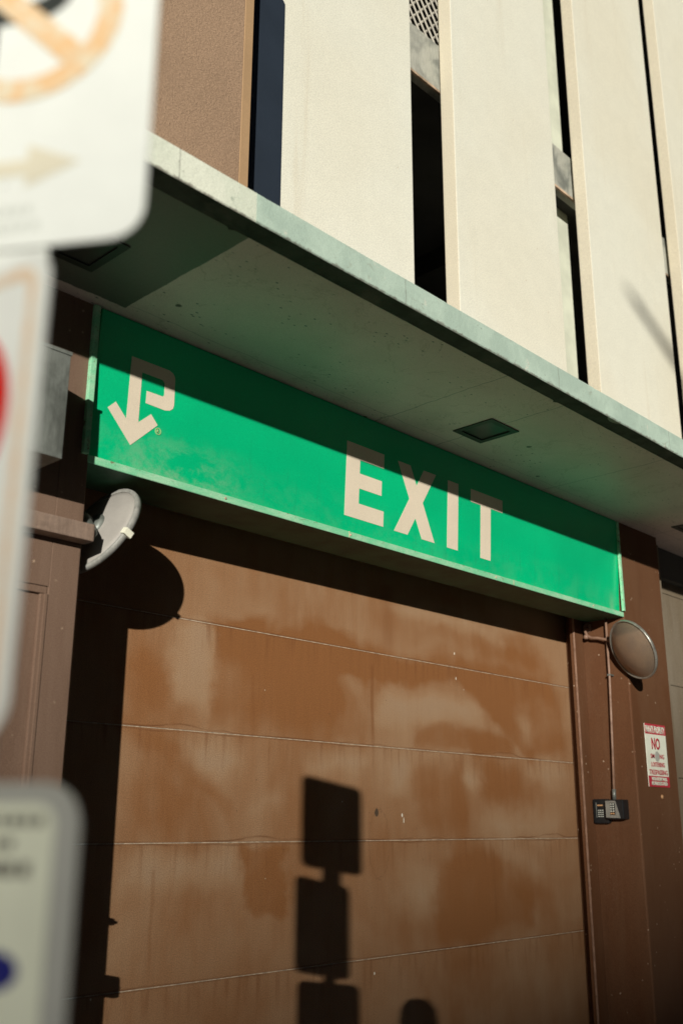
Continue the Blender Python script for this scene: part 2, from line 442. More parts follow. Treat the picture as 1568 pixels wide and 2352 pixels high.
M = dict(
    door=mat_door(),
    seal=simple("white_joint_seal", (0.42, 0.34, 0.25), 0.6, var=0.35, scale=30),
    pierL=mat_pier("brown_wall_paint", (0.155, 0.096, 0.066), (0.190, 0.124, 0.088), (0.118, 0.070, 0.047)),
    pierR=mat_pier("red_brown_wall_paint", (0.112, 0.047, 0.021), (0.130, 0.063, 0.032), (0.082, 0.034, 0.015)),
    grey=mat_pier("grey_brown_wall_paint", (0.165, 0.130, 0.088), (0.205, 0.17, 0.125), (0.13, 0.095, 0.062)),
    stucco=mat_stucco(),
    smooth=simple("smooth_tan_band", (0.42, 0.27, 0.145), 0.7, var=0.06, scale=5),
    fin=mat_fin("cream_panel_face", (0.80, 0.80, 0.69), (0.76, 0.715, 0.565)),
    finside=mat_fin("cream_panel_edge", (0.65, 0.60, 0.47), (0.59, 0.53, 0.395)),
    white=mat_chipped("white_fascia_paint", (0.78, 0.81, 0.68), (0.68, 0.73, 0.60), (0.36, 0.37, 0.29)),
    mint=mat_chipped("mint_fascia_paint", (0.42, 0.54, 0.455), (0.50, 0.63, 0.53), (0.66, 0.68, 0.57)),
    soffit=mat_soffit(),
    lip=simple("dark_drip_edge", (0.035, 0.042, 0.032), 0.7, var=0.5, scale=9, dirt=(0.10, 0.09, 0.07), bump=0.5),
    green=mat_green(),
    rail=mat_rail(),
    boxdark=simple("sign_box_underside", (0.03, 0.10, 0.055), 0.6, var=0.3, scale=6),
    letter=simple("cream_letter_vinyl", (0.735, 0.640, 0.500), 0.55, var=0.03, scale=4),
    regi=simple("pale_green_mark", (0.38, 0.56, 0.24), 0.5, var=0.05),
    concrete=mat_metal("stained_concrete", (0.44, 0.44, 0.38), (0.17, 0.18, 0.16), 0.8, 0.0, 3.2),
    pale=simple("pale_green_column", (0.66, 0.68, 0.56), 0.8, var=0.12, scale=3),
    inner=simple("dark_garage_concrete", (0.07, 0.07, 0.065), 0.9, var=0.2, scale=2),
    galv=mat_metal("galvanised_sheet", (0.25, 0.27, 0.245), (0.13, 0.14, 0.125), 0.42, 0.35, 5.0),
    dish=simple("white_grey_mirror_back", (0.35, 0.33, 0.30), 0.5, var=0.06, scale=8, dirt=(0.28, 0.26, 0.23)),
    rim=mat_metal("grey_rubber_rim", (0.30, 0.295, 0.27), (0.21, 0.21, 0.19), 0.55, 0.0, 20.0),
    rimR=mat_metal("worn_metal_rim", (0.36, 0.35, 0.31), (0.24, 0.23, 0.20), 0.35, 0.6, 20.0),
    clip=simple("white_clip", (0.75, 0.74, 0.60), 0.5),
    mirror=None,
    tube=mat_metal("brown_painted_tube", (0.26, 0.185, 0.140), (0.20, 0.140, 0.105), 0.55, 0.0, 12.0),
    armR=mat_metal("red_brown_painted_tube", (0.26, 0.155, 0.105), (0.18, 0.1, 0.065), 0.5, 0.0, 12.0),
    black=simple("black_plastic", (0.012, 0.013, 0.014), 0.35, var=0.2, scale=40),
    plate=mat_metal("keypad_plate", (0.30, 0.30, 0.27), (0.24, 0.235, 0.21), 0.4, 0.35, 30.0),
    key=simple("light_grey_key", (0.42, 0.43, 0.38), 0.4),
    brass=simple("orange_key", (0.45, 0.25, 0.12), 0.4),  # plain orange tone for keys, label strip and cap
    red=simple("sign_red", (0.47, 0.035, 0.055), 0.5, var=0.08),
    signwhite=simple("notice_white", (0.74, 0.76, 0.64), 0.5, var=0.04),
    pwhite=simple("reflective_white", (0.90, 0.93, 0.87), 0.4, var=0.02, amt=0.02),
    pgrey=simple("plain_sign_grey", (0.40, 0.40, 0.36), 0.4, var=0.04, amt=0.02),
    pcream=simple("cream_sign_white", (0.74, 0.76, 0.60), 0.4, var=0.04, amt=0.02),
    orange=mat_ring("faded_orange_ring", (0.88, 0.58, 0.30), (0.84, 0.74, 0.54)),
    beige=mat_ring("glare_beige_border", (0.84, 0.64, 0.44), (0.82, 0.70, 0.54)),  # red border painted beige, its glare put into the colour
    tan=simple("faded_tan_arrow", (0.80, 0.75, 0.58), 0.5, var=0.05, amt=0.02),
    circ=simple("bright_red_ring", (0.72, 0.012, 0.006), 0.4, var=0.05, amt=0.02),
    ink=simple("black_sign_ink", (0.03, 0.035, 0.03), 0.5, amt=0.02),
    greyink=simple("faded_grey_ink", (0.72, 0.75, 0.69), 0.5, amt=0.02),
    darkink=simple("faded_dark_ink", (0.16, 0.15, 0.12), 0.5, amt=0.02),
    blue=simple("navy_sign_ink", (0.008, 0.010, 0.16), 0.5, amt=0.02),
    pole=mat_metal("galvanised_pole", (0.62, 0.62, 0.56), (0.52, 0.52, 0.46), 0.5, 0.1, 8.0),
    housing=simple("dull_lamp_housing", (0.10, 0.105, 0.095), 0.6, var=0.3, scale=20),
    navy=simple("navy_panel_paint", (0.024, 0.034, 0.050), 0.7, var=0.08, scale=3, spec=0.15),
    trim=simple("weathered_pinkish_edge", (0.50, 0.36, 0.25), 0.7, var=0.4, scale=12),
    mesh=simple("steel_mesh_wire", (0.50, 0.47, 0.40), 0.5),
    lampdark=simple("lamp_trim_black", (0.02, 0.02, 0.018), 0.5),
    road=mat_ground("asphalt", (0.14, 0.135, 0.125), (0.17, 0.162, 0.15)),
    walk=mat_ground("concrete_paving", (0.58, 0.55, 0.50), (0.50, 0.47, 0.43)),
    kerb=mat_ground("kerb_concrete", (0.40, 0.38, 0.34), (0.32, 0.30, 0.27), 6.0),
    tower=simple("pale_office_wall", (0.34, 0.31, 0.27), 0.8, scale=0.2),
    glassdark=simple("dark_window_glass", (0.03, 0.035, 0.045), 0.1, spec=0.6),
    skin=simple("skin", (0.52, 0.33, 0.24), 0.5, var=0.04),
    coat=simple("dark_jacket_cloth", (0.035, 0.037, 0.045), 0.85, var=0.2, scale=60),
    jeans=simple("blue_denim", (0.05, 0.07, 0.12), 0.85, var=0.2, scale=60),
    hair=simple("brown_hair", (0.035, 0.022, 0.014), 0.6, var=0.3, scale=60),
    shoe=simple("black_leather", (0.02, 0.02, 0.02), 0.4),
)
tm = NT("dusty_mirror_painted_reflection")
gl = tm.t.nodes.new('ShaderNodeBsdfGlossy')
gl.inputs['Color'].default_value = (0.55, 0.47, 0.40, 1)
gl.inputs['Roughness'].default_value = 0.16
mx = tm.t.nodes.new('ShaderNodeMixShader')
dcol = tm.mix(tm.ss(tm.noise(11.0, 4.0), 0.35, 0.7), (0.225, 0.165, 0.115), (0.185, 0.145, 0.110))  # brown of the reflected door painted into the base colour
tm.put(tm.b.inputs['Base Color'], tm.grain(dcol, 0.15))
tm.b.inputs['Roughness'].default_value = 0.5
mx.inputs[0].default_value = 0.28
tm.t.links.new(tm.b.outputs[0], mx.inputs[1])
tm.t.links.new(gl.outputs[0], mx.inputs[2])
tm.t.links.new(mx.outputs[0], tm.o.inputs[0])
M['mirror'] = tm.mat
tg = NT("lamp_lens_glass")
tg.put(tg.b.inputs['Base Color'], (0.06, 0.062, 0.055))
tg.b.inputs['Roughness'].default_value = 0.3
tg.b.inputs['Specular IOR Level'].default_value = 0.15
M['lens'] = tg.mat


# ------------------------------------------------------------------ scene helpers
def tag(o, label=None, cat=None, group=None, kind=None):
    if label: o['label'] = label
    if cat: o['category'] = cat
    if group: o['group'] = group
    if kind: o['kind'] = kind
    return o


def thing(name, label, cat, loc=(0, 0, 0), group=None):
    o = bpy.data.objects.new(name, None)
    o.empty_display_size = 0.1
    COL.objects.link(o)
    o.location = loc
    o['wloc'] = tuple(loc)
    return tag(o, label, cat, group)


def wloc(p):
    return Vector(p['wloc']) if p is not None and 'wloc' in p else Vector((0, 0, 0))


def obj(name, bm, mat, parent=None, smooth=False, base=None):
    """link a bmesh given in world coordinates as one mesh object"""
    b = Vector(base) if base is not None else wloc(parent)
    bmesh.ops.translate(bm, verts=bm.verts, vec=-b)
    bmesh.ops.recalc_face_normals(bm, faces=bm.faces)
    me = bpy.data.meshes.new(name)
    bm.to_mesh(me)
    bm.free()
    for mm in (mat if isinstance(mat, (list, tuple)) else [mat]):
        me.materials.append(mm)
    if smooth:
        for p in me.polygons:
            p.use_smooth = True
    o = bpy.data.objects.new(name, me)
    COL.objects.link(o)
    if parent is not None:
        o.parent = parent
        o.location = b - wloc(parent)
    else:
        o.location = b
    o['wloc'] = tuple(b)
    return o


def box(bm, x0, x1, y0, y1, z0, z1, bev=0.0, mi=0):
    r = bmesh.ops.create_cube(bm, size=1.0)
    vs = r['verts']
    for v in vs:
        v.co = Vector(((x0 + x1) / 2 + v.co.x * (x1 - x0), (y0 + y1) / 2 + v.co.y * (y1 - y0), (z0 + z1) / 2 + v.co.z * (z1 - z0)))
    fs = {f for v in vs for f in v.link_faces}
    for f in fs:
        f.material_index = mi
    if bev > 0:
        es = {e for v in vs for e in v.link_edges}
        bmesh.ops.bevel(bm, geom=list(es), offset=bev, segments=2, profile=0.6, affect='EDGES')
    return vs


def B(*a, **k):
    bm = bmesh.new()
    box(bm, *a, **k)
    return bm


def frame_from(n, up=Vector((0, 0, 1))):
    n = Vector(n).normalized()
    u = up.cross(n)
    if u.length < 1e-4:
        u = Vector((1, 0, 0))
    u.normalize()
    v = n.cross(u)
    return u, v, n


def tube(bm, pts, rad, seg=12, caps=True):
    pts = [Vector(p) for p in pts]
    rs = rad if isinstance(rad, (list, tuple)) else [rad] * len(pts)
    rings = []
    pu = None
    for i, p in enumerate(pts):
        d = (pts[min(i + 1, len(pts) - 1)] - pts[max(i - 1, 0)]).normalized()
        if pu is None:
            u = d.orthogonal().normalized()
        else:
            u = (pu - d * pu.dot(d)).normalized()
        pu = u
        v = d.cross(u)
        rings.append([bm.verts.new(p + rs[i] * (math.cos(a) * u + math.sin(a) * v)) for a in [2 * math.pi * k / seg for k in range(seg)]])
    for a, b in zip(rings, rings[1:]):
        for k in range(seg):
            bm.faces.new((a[k], a[(k + 1) % seg], b[(k + 1) % seg], b[k]))
    if caps:
        bm.faces.new(rings[0][::-1])
        bm.faces.new(rings[-1])


def lathe(bm, c, n, prof, seg=64):
    """prof: list of (radius, height along n)"""
    u, v, n = frame_from(n)
    c = Vector(c)
    rings = []
    for r, h in prof:
        if r < 1e-5:
            rings.append([bm.verts.new(c + n * h)])
        else:
            rings.append([bm.verts.new(c + n * h + r * (math.cos(a) * u + math.sin(a) * v)) for a in [2 * math.pi * k / seg for k in range(seg)]])
    for a, b in zip(rings, rings[1:]):
        for k in range(seg):
            k2 = (k + 1) % seg
            if len(a) == 1 and len(b) == 1:
                continue
            if len(a) == 1:
                bm.faces.new((a[0], b[k2], b[k]))
            elif len(b) == 1:
                bm.faces.new((a[k], a[k2], b[0]))
            else:
                bm.faces.new((a[k], a[k2], b[k2], b[k]))


def prism(bm, loops, to3, depth):
    """extrude 2-D polygons (outer, convex or not) : to3(u, v, d) -> Vector; front at d=0 facing out, back at d=depth"""
    for lp in loops:
        f = [bm.verts.new(to3(u, v, 0.0)) for u, v in lp]
        b = [bm.verts.new(to3(u, v, depth)) for u, v in lp]
        n = len(lp)
        bm.faces.new(f)
        bm.faces.new(b[::-1])
        for k in range(n):
            bm.faces.new((f[k], b[k], b[(k + 1) % n], f[(k + 1) % n]))


def text_bm(body, size, to3, depth, width=None, sx=1.0, bold=0.0):
    """flat text turned into mesh, centred at (0,0) in plane coordinates"""
    c = bpy.data.curves.new("lettering", 'FONT')
    c.body = body
    c.size = size
    c.align_x = 'CENTER'
    c.align_y = 'CENTER'
    c.offset = bold
    c.resolution_u = 3
    o = bpy.data.objects.new("lettering_tmp", c)
    COL.objects.link(o)
    dg = bpy.context.evaluated_depsgraph_get()
    me = bpy.data.meshes.new_from_object(o.evaluated_get(dg))
    bpy.data.objects.remove(o)
    bpy.data.curves.remove(c)
    bm = bmesh.new()
    bm.from_mesh(me)
    bpy.data.meshes.remove(me)
    xs = [v.co.x for v in bm.verts]
    ys = [v.co.y for v in bm.verts]
    cx, cy = (min(xs) + max(xs)) / 2, (min(ys) + max(ys)) / 2
    k = sx if width is None else width / (max(xs) - min(xs))
    ky = size / (max(ys) - min(ys))
    for v in bm.verts:
        v.co = to3((v.co.x - cx) * k, (v.co.y - cy) * ky, 0.0)
    r = bmesh.ops.extrude_face_region(bm, geom=list(bm.faces))
    nv = [g for g in r['geom'] if isinstance(g, bmesh.types.BMVert)]
    dv = to3(0, 0, depth) - to3(0, 0, 0)
    for v in nv:
        v.co += dv
    return bm


def merge(bm, other):
    me = bpy.data.meshes.new("tmp")
    other.to_mesh(me)
    other.free()
    bm.from_mesh(me)
    bpy.data.meshes.remove(me)


# ------------------------------------------------------------------ ground (structure)
def struct(name, bm, mat):
    o = obj(name, bm, mat)
    o['kind'] = 'structure'
    return o


bm = bmesh.new()
gv = [bm.verts.new(p) for p in ((-900, -900, -0.16), (900, -900, -0.16), (900, 900, -0.16), (-900, 900, -0.16))]
bm.faces.new(gv)
struct('ground', bm, M['road'])
struct('road', B(-300, 300, -9.0, 0.298, -0.5, -0.14), M['road'])
struct('kerb', B(-300, 300, 0.30, 0.45, -0.5, 0.0, bev=0.012), M['kerb'])
bm = bmesh.new()
xx = -40.0
while xx < 60:
    box(bm, xx, xx + 1.494, 0.456, 3.99, -0.5, 0.002, bev=0.004)
    xx += 1.5
struct('pavement', bm, M['walk'])
struct('far_pavement', B(-300, 300, -13.0, -9.002, -0.5, 0.0), M['walk'])

# ------------------------------------------------------------------ the parking garage
G = thing('parking_garage', 'brown and cream concrete parking garage with a mint edged canopy over its closed exit door', 'building', (4.4, 4.0, 0.0))


def part(name, bm, mat, parent=None, **k):
    return obj(name, bm, mat, parent or G, **k)


# roll-up door of five panels
X0, XJ = 1.7, 6.95
door = part('garage_door', B(X0, XJ, 4.052, 4.10, 0.0, 3.6), M['seal'], base=(4.1, 4.0, 0.0))
ze = [0.0, 0.905, 1.514, 2.031, 2.571, 3.12, 3.6]
for a, b in zip(ze, ze[1:]):
    bm = B(X0, XJ, 4.0, 4.05, a + 0.0022, b - 0.0022, bev=0.0012)
    part('door_panel', bm, M['door'], door)
bm = bmesh.new()
for zj in ze[1:-1]:
    box(bm, X0, XJ, 4.0025, 4.0515, zj - 0.0022, zj + 0.0022)
part('joint_seal', bm, M['seal'], door)

# door jamb: a short return, a flat strip, then the deep reveal X = 6.625
bm = bmesh.new()
box(bm, 6.497, 6.70, 3.840, 3.876, 0.0, 3.6, bev=0.003)
part('door_jamb', bm, M['pierR'])
bm = B(6.490, 6.4965, 3.834, 3.848, 0.0, 3.6, bev=0.002)
part('jamb_edge_strip', bm, M['armR'])


def rough_edge_box(x0, x1, y0, y1, z0, z1, seed, amp=0.004):
    """tall pier whose left arris is worn"""
    bm = bmesh.new()
    N = 160
    prof = [(x0, y1), (x0, y0), (x1, y0), (x1, y1)]
    rows = []
    for i in range(N + 1):
        z = z0 + (z1 - z0) * i / N
        n = noise.noise(Vector((seed, z * 6, 0))) * 0.5 + noise.noise(Vector((seed, z * 25, 3)))
        c = 0.010 + max(0, n) * amp * 2.2
        ring = [(x0, y1), (x0, y0 + c), (x0 + c * .3, y0 + c * .3), (x0 + c, y0), (x1, y0), (x1, y1)]
        rows.append([bm.verts.new((x, y, z)) for x, y in ring])
    for a, b in zip(rows, rows[1:]):
        for k in range(6):
            bm.faces.new((a[k], a[(k + 1) % 6], b[(k + 1) % 6], b[k]))
    bm.faces.new(rows[0][::-1])
    bm.faces.new(rows[-1])
    return bm


part('right_pier', rough_edge_box(6.625, 7.228, 3.50, 3.985, 0.0, 3.744, 2.0), M['pierR'])
part('pier_edge_strip', B(7.229, 7.46, 3.60, 3.985, 0.0, 3.744), M['grey'])
bm = bmesh.new()
zz = 0.0
for z2 in (1.05, 1.95, 2.66, 3.40, 3.744):
    box(bm, 7.461, 14.0, 3.685, 4.10, zz + 0.002, z2 - 0.002, bev=0.003)
    zz = z2
part('side_wall', bm, M['grey'])
part('wall_band', B(7.461, 14.0, 3.62, 3.684, 3.50, 3.744), M['inner'])

# left pier with its recessed panel
bm = bmesh.new()
xr, xi, zt, zb = 2.16, 2.03, 2.482, 0.35
xl = -3.0
Yp = 3.50
box(bm, xi, xr, Yp, 4.10, 0.0, 3.744, bev=0.005)
box(bm, xl, xi - 0.0005, Yp, 4.10, zt, 3.744)
box(bm, xl, xi - 0.0005, Yp, 4.10, 0.0, zb)
box(bm, 1.10, 1.30, Yp, 4.10, zb + .0005, zt - .0005)
part('left_wall', bm, M['pierL'])
bm = bmesh.new()
for (a, b) in ((1.3005, xi - 0.001), (xl, 1.0995)):
    box(bm, a, b, Yp + 0.022, 4.10, zb + .001, zt - .001)
part('recessed_panel', bm, M['pierL'])
bm = bmesh.new()
box(bm, xi - 0.030, xi - 0.0015, Yp + 0.004, Yp + 0.021, zb + .03, zt - 0.0305, bev=0.004)
box(bm, xi - 0.015, xi - 0.0013, Yp - 0.004, Yp + 0.0035, zb + .03, zt - 0.0305, bev=0.0015)
box(bm, 1.302, xi - 0.0015, Yp + 0.004, Yp + 0.021, zt - 0.030, zt - 0.0015, bev=0.004)
box(bm, 1.302, xi - 0.0015, Yp + 0.004, Yp + 0.021, zb + 0.0015, zb + 0.0295, bev=0.004)
part('panel_moulding', bm, M['pierL'])

# header wall behind the sign box
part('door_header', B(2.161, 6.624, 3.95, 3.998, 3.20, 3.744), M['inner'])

# ---- canopy
HOLES = [(1.69, 1.95), (4.365, 4.605), (7.035, 7.29)]
HY0, HY1 = 3.012, 3.258
bm = bmesh.new()
SZ0, SZ1 = 3.745, 3.862
xs = [-4.0] + [v for h in HOLES for v in h] + [14.0]
box(bm, xs[0], xs[-1], 2.62, HY0, SZ0, SZ1)
box(bm, xs[0], xs[-1], HY1, 4.16, SZ0, SZ1)
for i in range(0, len(xs), 2):
    box(bm, xs[i], xs[i + 1], HY0 + .0003, HY1 - .0003, SZ0, SZ1)
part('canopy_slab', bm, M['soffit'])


def fascia(x0, x1, seed, y0=2.512, zb=3.740, zt=3.868):
    bm = bmesh.new()
    N = int((x1 - x0) / 0.012)
    rows = []
    for i in range(N + 1):
        x = x0 + (x1 - x0) * i / N

        def nz(f, o):
            return noise.noise(Vector((x * f, o, seed)))
        chipb = max(0.0, nz(4, 1) * 0.7 + nz(17, 2) * 0.5 + nz(43, 3) * .25 - 0.46) * 0.05
        chipt = max(0.0, nz(7, 5) * 0.6 + nz(37, 6) * 0.5 - 0.25) * 0.024
        wob = 0.0018 * nz(3, 9)
        dent = max(0.0, nz(5, 12) + nz(17, 13) * .5 - 0.35) * 0.006
        ring = [(y0 + chipb * 1.2 + 0.004, zb + wob), (y0 + wob, zb + 0.005 + chipb), (y0 + dent, (zb + zt) / 2 - .02), (y0 + dent * .4, (zb + zt) / 2 + .025),
                (y0 + wob, zt - 0.006 - chipt), (y0 + 0.006 + chipt, zt + wob * .6), (y0 + 0.1, zt), (y0 + 0.1, zb)]
        rows.append([bm.verts.new((x, y, z)) for y, z in ring])
    k8 = len(rows[0])
    for a, b in zip(rows, rows[1:]):
        for k in range(k8):
            bm.faces.new((a[k], a[(k + 1) % k8], b[(k + 1) % k8], b[k]))
    bm.faces.new(rows[0])
    bm.faces.new(rows[-1][::-1])
    return bm


fw = part('canopy_fascia', fascia(-4.0, 2.176, 1.0), M['white'])
fw['label'] = 'white painted chipped end of the canopy edge'
fm = part('canopy_fascia', fascia(2.178, 14.0, 4.0), M['mint'])
fm['label'] = 'mint green painted chipped canopy edge'
# drip edge under the fascia, its inner line broken
bm = bmesh.new()
rows = []
N = 900
for i in range(N + 1):
    x = -4.0 + 18.0 * i / N
    n = noise.noise(Vector((x * 4, 7, 0))) * .5 + noise.noise(Vector((x * 17, 8, 0))) * .5
    yi = 2.612 + 0.004 * n + (0.012 if n > 0.42 else 0)
    rows.append([bm.verts.new(p) for p in ((x, 2.517, 3.7392), (x, yi, 3.7392), (x, yi, 3.7446), (x, 2.517, 3.7446))])
for a, b in zip(rows, rows[1:]):
    for k in range(4):
        bm.faces.new((a[k], a[(k + 1) % 4], b[(k + 1) % 4], b[k]))
bm.faces.new(rows[0])
bm.faces.new(rows[-1][::-1])
part('drip_edge', bm, M['lip'])

# ---- upper storey: stucco pier, cream fins
part('stucco_pier', B(-4.0, 2.902, 3.50, 3.90, 3.8625, 15.0), M['stucco'])
part('smooth_pier_band', B(2.9045, 2.965, 3.497, 3.90, 3.8625, 15.0, bev=0.003), M['smooth'])
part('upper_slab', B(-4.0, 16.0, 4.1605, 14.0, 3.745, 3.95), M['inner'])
YF, YB = 3.630, 3.742
FINS = [(2.967, 4.483), (4.954, 6.287), (6.787, 8.180), (8.533, 9.920), (10.30, 11.69), (12.1, 13.5)]
for i, (a, b) in enumerate(FINS):
    bm = bmesh.new()
    box(bm, a, b, YF, YB, 3.8625, 15.0, bev=0.006)
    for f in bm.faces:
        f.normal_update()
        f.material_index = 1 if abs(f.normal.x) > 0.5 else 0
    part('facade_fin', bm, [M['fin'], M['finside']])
bm = bmesh.new()
prism(bm, [[(2.968, 3.864), (3.310, 3.864), (3.310, 6.245), (3.290, 6.268), (2.968, 6.268)]], lambda u, v, d: Vector((u, YF - 0.006 + d, v)), 0.0055)
part('navy_panel', bm, M['navy'])
SPB, SPT = 6.750, 7.155
part('spandrel_beam', B(3.0, 16.0, 3.795, 3.88, SPB, SPT, bev=0.006), M['concrete'])
part('spandrel_beam', B(3.0, 16.0, 3.795, 3.88, 10.3, 10.72, bev=0.006), M['concrete'])
part('slab_edge_trim', B(3.0, 16.0, 3.792, 3.81, SPB - 0.020, SPB - 0.001), M['trim'])
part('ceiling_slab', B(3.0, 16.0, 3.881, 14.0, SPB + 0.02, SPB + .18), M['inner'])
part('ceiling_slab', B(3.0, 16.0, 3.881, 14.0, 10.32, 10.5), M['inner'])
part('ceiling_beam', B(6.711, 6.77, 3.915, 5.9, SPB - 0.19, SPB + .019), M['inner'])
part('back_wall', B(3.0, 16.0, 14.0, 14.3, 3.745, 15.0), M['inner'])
part('end_wall', B(2.5, 2.65, 3.91, 14.0, 3.951, 15.0), M['inner'])
part('end_wall', B(15.9, 16.0, 3.91, 14.0, 3.951, 15.0), M['inner'])
part('upper_roof', B(-4.0, 16.0, 3.5, 14.3, 15.001, 15.3), M['concrete'])
part('lit_column_strip', B(6.89, 7.072, 3.985, 4.26, 3.951, SPB + .019), M['pale'])  # column cut to its sunlit width, the shaded rest left out
part('lit_column_strip', B(6.89, 7.072, 3.985, 4.26, SPB + .181, 10.3), M['pale'])
# steel mesh above the spandrel
bm = bmesh.new()
MH = 1.2
for sgn in (-1, 1):
    x = 3.05
    while x < 6.45 - MH * .8:
        xa, xb = (x, x + MH * 0.8) if sgn > 0 else (x + MH * 0.8, x)
        tube(bm, [(xa, 3.82 + 0.008 * sgn, SPT + .001), (xb, 3.82 + 0.008 * sgn, SPT + MH)], 0.0085, 5, False)
        x += 0.090
part('mesh_screen', bm, M['mesh'])
part('mesh_top_rail', B(3.0, 6.45, 3.80, 3.84, SPT + MH, SPT + MH + .04), M['mesh'])

# ------------------------------------------------------------------ recessed canopy lights
def make_light(x0, x1):
    cx = (x0 + x1) / 2
    t = thing('recessed_light', 'x', 'light', (cx, (HY0 + HY1) / 2, SZ0), 'square lights sunk in the canopy underside')
    bm = bmesh.new()
    fw_ = 0.022
    for a in ((x0 - .012, x1 + .012, HY0 - .012, HY0 + fw_), (x0 - .012, x1 + .012, HY1 - fw_, HY1 + .012),
              (x0 - .012, x0 + fw_, HY0 + fw_, HY1 - fw_), (x1 - fw_, x1 + .012, HY0 + fw_, HY1 - fw_)):
        box(bm, *a, SZ0 - 0.006, SZ0 - 0.0005)
    obj('frame', bm, M['lampdark'], t)
    bm = bmesh.new()
    e = 0.004
    box(bm, x0 + .001, x0 + .001 + e, HY0 + .001, HY1 - .001, SZ0, SZ1 - .01)
    box(bm, x1 - .001 - e, x1 - .001, HY0 + .001, HY1 - .001, SZ0, SZ1 - .01)
    box(bm, x0 + .0055, x1 - .0055, HY0 + .001, HY0 + .001 + e, SZ0, SZ1 - .01)
    box(bm, x0 + .0055, x1 - .0055, HY1 - .001 - e, HY1 - .001, SZ0, SZ1 - .01)
    box(bm, x0 + .001, x1 - .001, HY0 + .001, HY1 - .001, SZ1 - .0095, SZ1 - .004)
    obj('housing', bm, M['housing'], t)
    obj('lens', B(x0 + fw_, x1 - fw_, HY0 + fw_, HY1 - fw_, SZ0 + 0.001, SZ0 + 0.004), M['lens'], t)
    bm = bmesh.new()
    lathe(bm, (cx, (HY0 + HY1) / 2, SZ1 - 0.02), (0, 0, -1), [(0.0001, 0.055), (0.02, 0.05), (0.03, 0.03), (0.025, 0.0), (0.018, -0.008), (0.0, -0.008)], 20)
    obj('bulb', bm, M['key'], t, smooth=True)
    return t


for (a, b), lab in zip(HOLES, ('square recessed light in the black painted left bay of the canopy',
                               'square recessed light above the word EXIT in the grey canopy underside',
                               'square recessed light over the right pier, cut by the photo edge')):
    make_light(a, b)['label'] = lab

# ------------------------------------------------------------------ the green EXIT sign box
S = thing('exit_sign', 'long green box sign with a down arrow emblem and EXIT in cream letters', 'sign', (4.38, 3.62, 3.03))
SX0, SX1, SB = 2.135, 6.618, 3.030
TL = 0.05                                     # the face leans out a little at its top


def yface(z):
    return 3.525 - TL * (z - 3.07)


def on_face(x, z, d=0.0):
    return Vector((x, yface(z) + d, z))


bm = bmesh.new()
zb0, zt0 = SB + 0.034, 3.738
vs = []
for x in (SX0 + 0.03, SX1 - 0.01):
    for z in (zb0, zt0):
        vs.append(bm.verts.new((x, yface(z), z)))
        vs.append(bm.verts.new((x, 3.80, z)))
a = vs
for q in ((0, 1, 3, 2), (4, 6, 7, 5), (0, 4, 5, 1), (2, 3, 7, 6), (0, 2, 6, 4), (1, 5, 7, 3)):
    bm.faces.new([a[i] for i in q])
obj('face_panel', bm, M['green'], S)
bm = bmesh.new()
rows = []
N = 420
xa, xb = SX0 + 0.012, SX1 + 0.002
for i in range(N + 1):
    x = xa + (xb - xa) * i / N
    n = max(0, noise.noise(Vector((x * 11, 3, 0))) * .6 + noise.noise(Vector((x * 40, 3, 0))) * .5 - .3) * 0.008
    wv = 0.0012 * noise.noise(Vector((x * 2.5, 1, 9)))
    rows.append([bm.verts.new((x, y + wv, z)) for y, z in ((3.800, SB), (3.502 + n, SB), (3.500, SB + 0.003 + n), (3.500, SB + 0.033 - n * .5), (3.504, SB + 0.0335), (3.800, SB + 0.0335))])
for r0, r1 in zip(rows, rows[1:]):
    for k in range(6):
        bm.faces.new((r0[k], r0[(k + 1) % 6], r1[(k + 1) % 6], r1[k]))
bm.faces.new(rows[0])
bm.faces.new(rows[-1][::-1])
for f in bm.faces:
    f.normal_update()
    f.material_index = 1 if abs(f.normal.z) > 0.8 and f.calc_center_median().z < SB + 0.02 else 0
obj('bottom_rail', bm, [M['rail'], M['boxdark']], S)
obj('side_rail', B(SX0 - 0.012, SX0 + 0.016, 3.480, 3.7, SB + 0.030, 3.738, bev=0.002), M['rail'], S)
obj('side_rail', B(SX1 - 0.022, SX1, 3.482, 3.50, SB + 0.040, 3.738, bev=0.002), M['rail'], S)


for xs_ in (2.9, 3.75, 5.05, 6.2):
    bm = bmesh.new()
    lathe(bm, (xs_, 3.4995, SB + 0.017), (0, -1, 0), [(0.0, 0.004), (0.004, 0.0035), (0.0065, 0.001), (0.0065, -0.001), (0, -0.001)], 12)
    obj('screw', bm, M['trim'], S)
for xs_ in (3.74, 5.24):
    obj('rail_joint', B(xs_ - 0.0015, xs_ + 0.0015, 3.4975, 3.5005, SB + 0.001, SB + 0.0345), M['trim'], S)


def letter(polys, parent, mat=None, name='letter', d=-0.0015):
    bm = bmesh.new()
    prism(bm, polys, lambda u, v, dd: on_face(u, v, d + dd), 0.0012)
    return obj(name, bm, mat or M['letter'], parent)


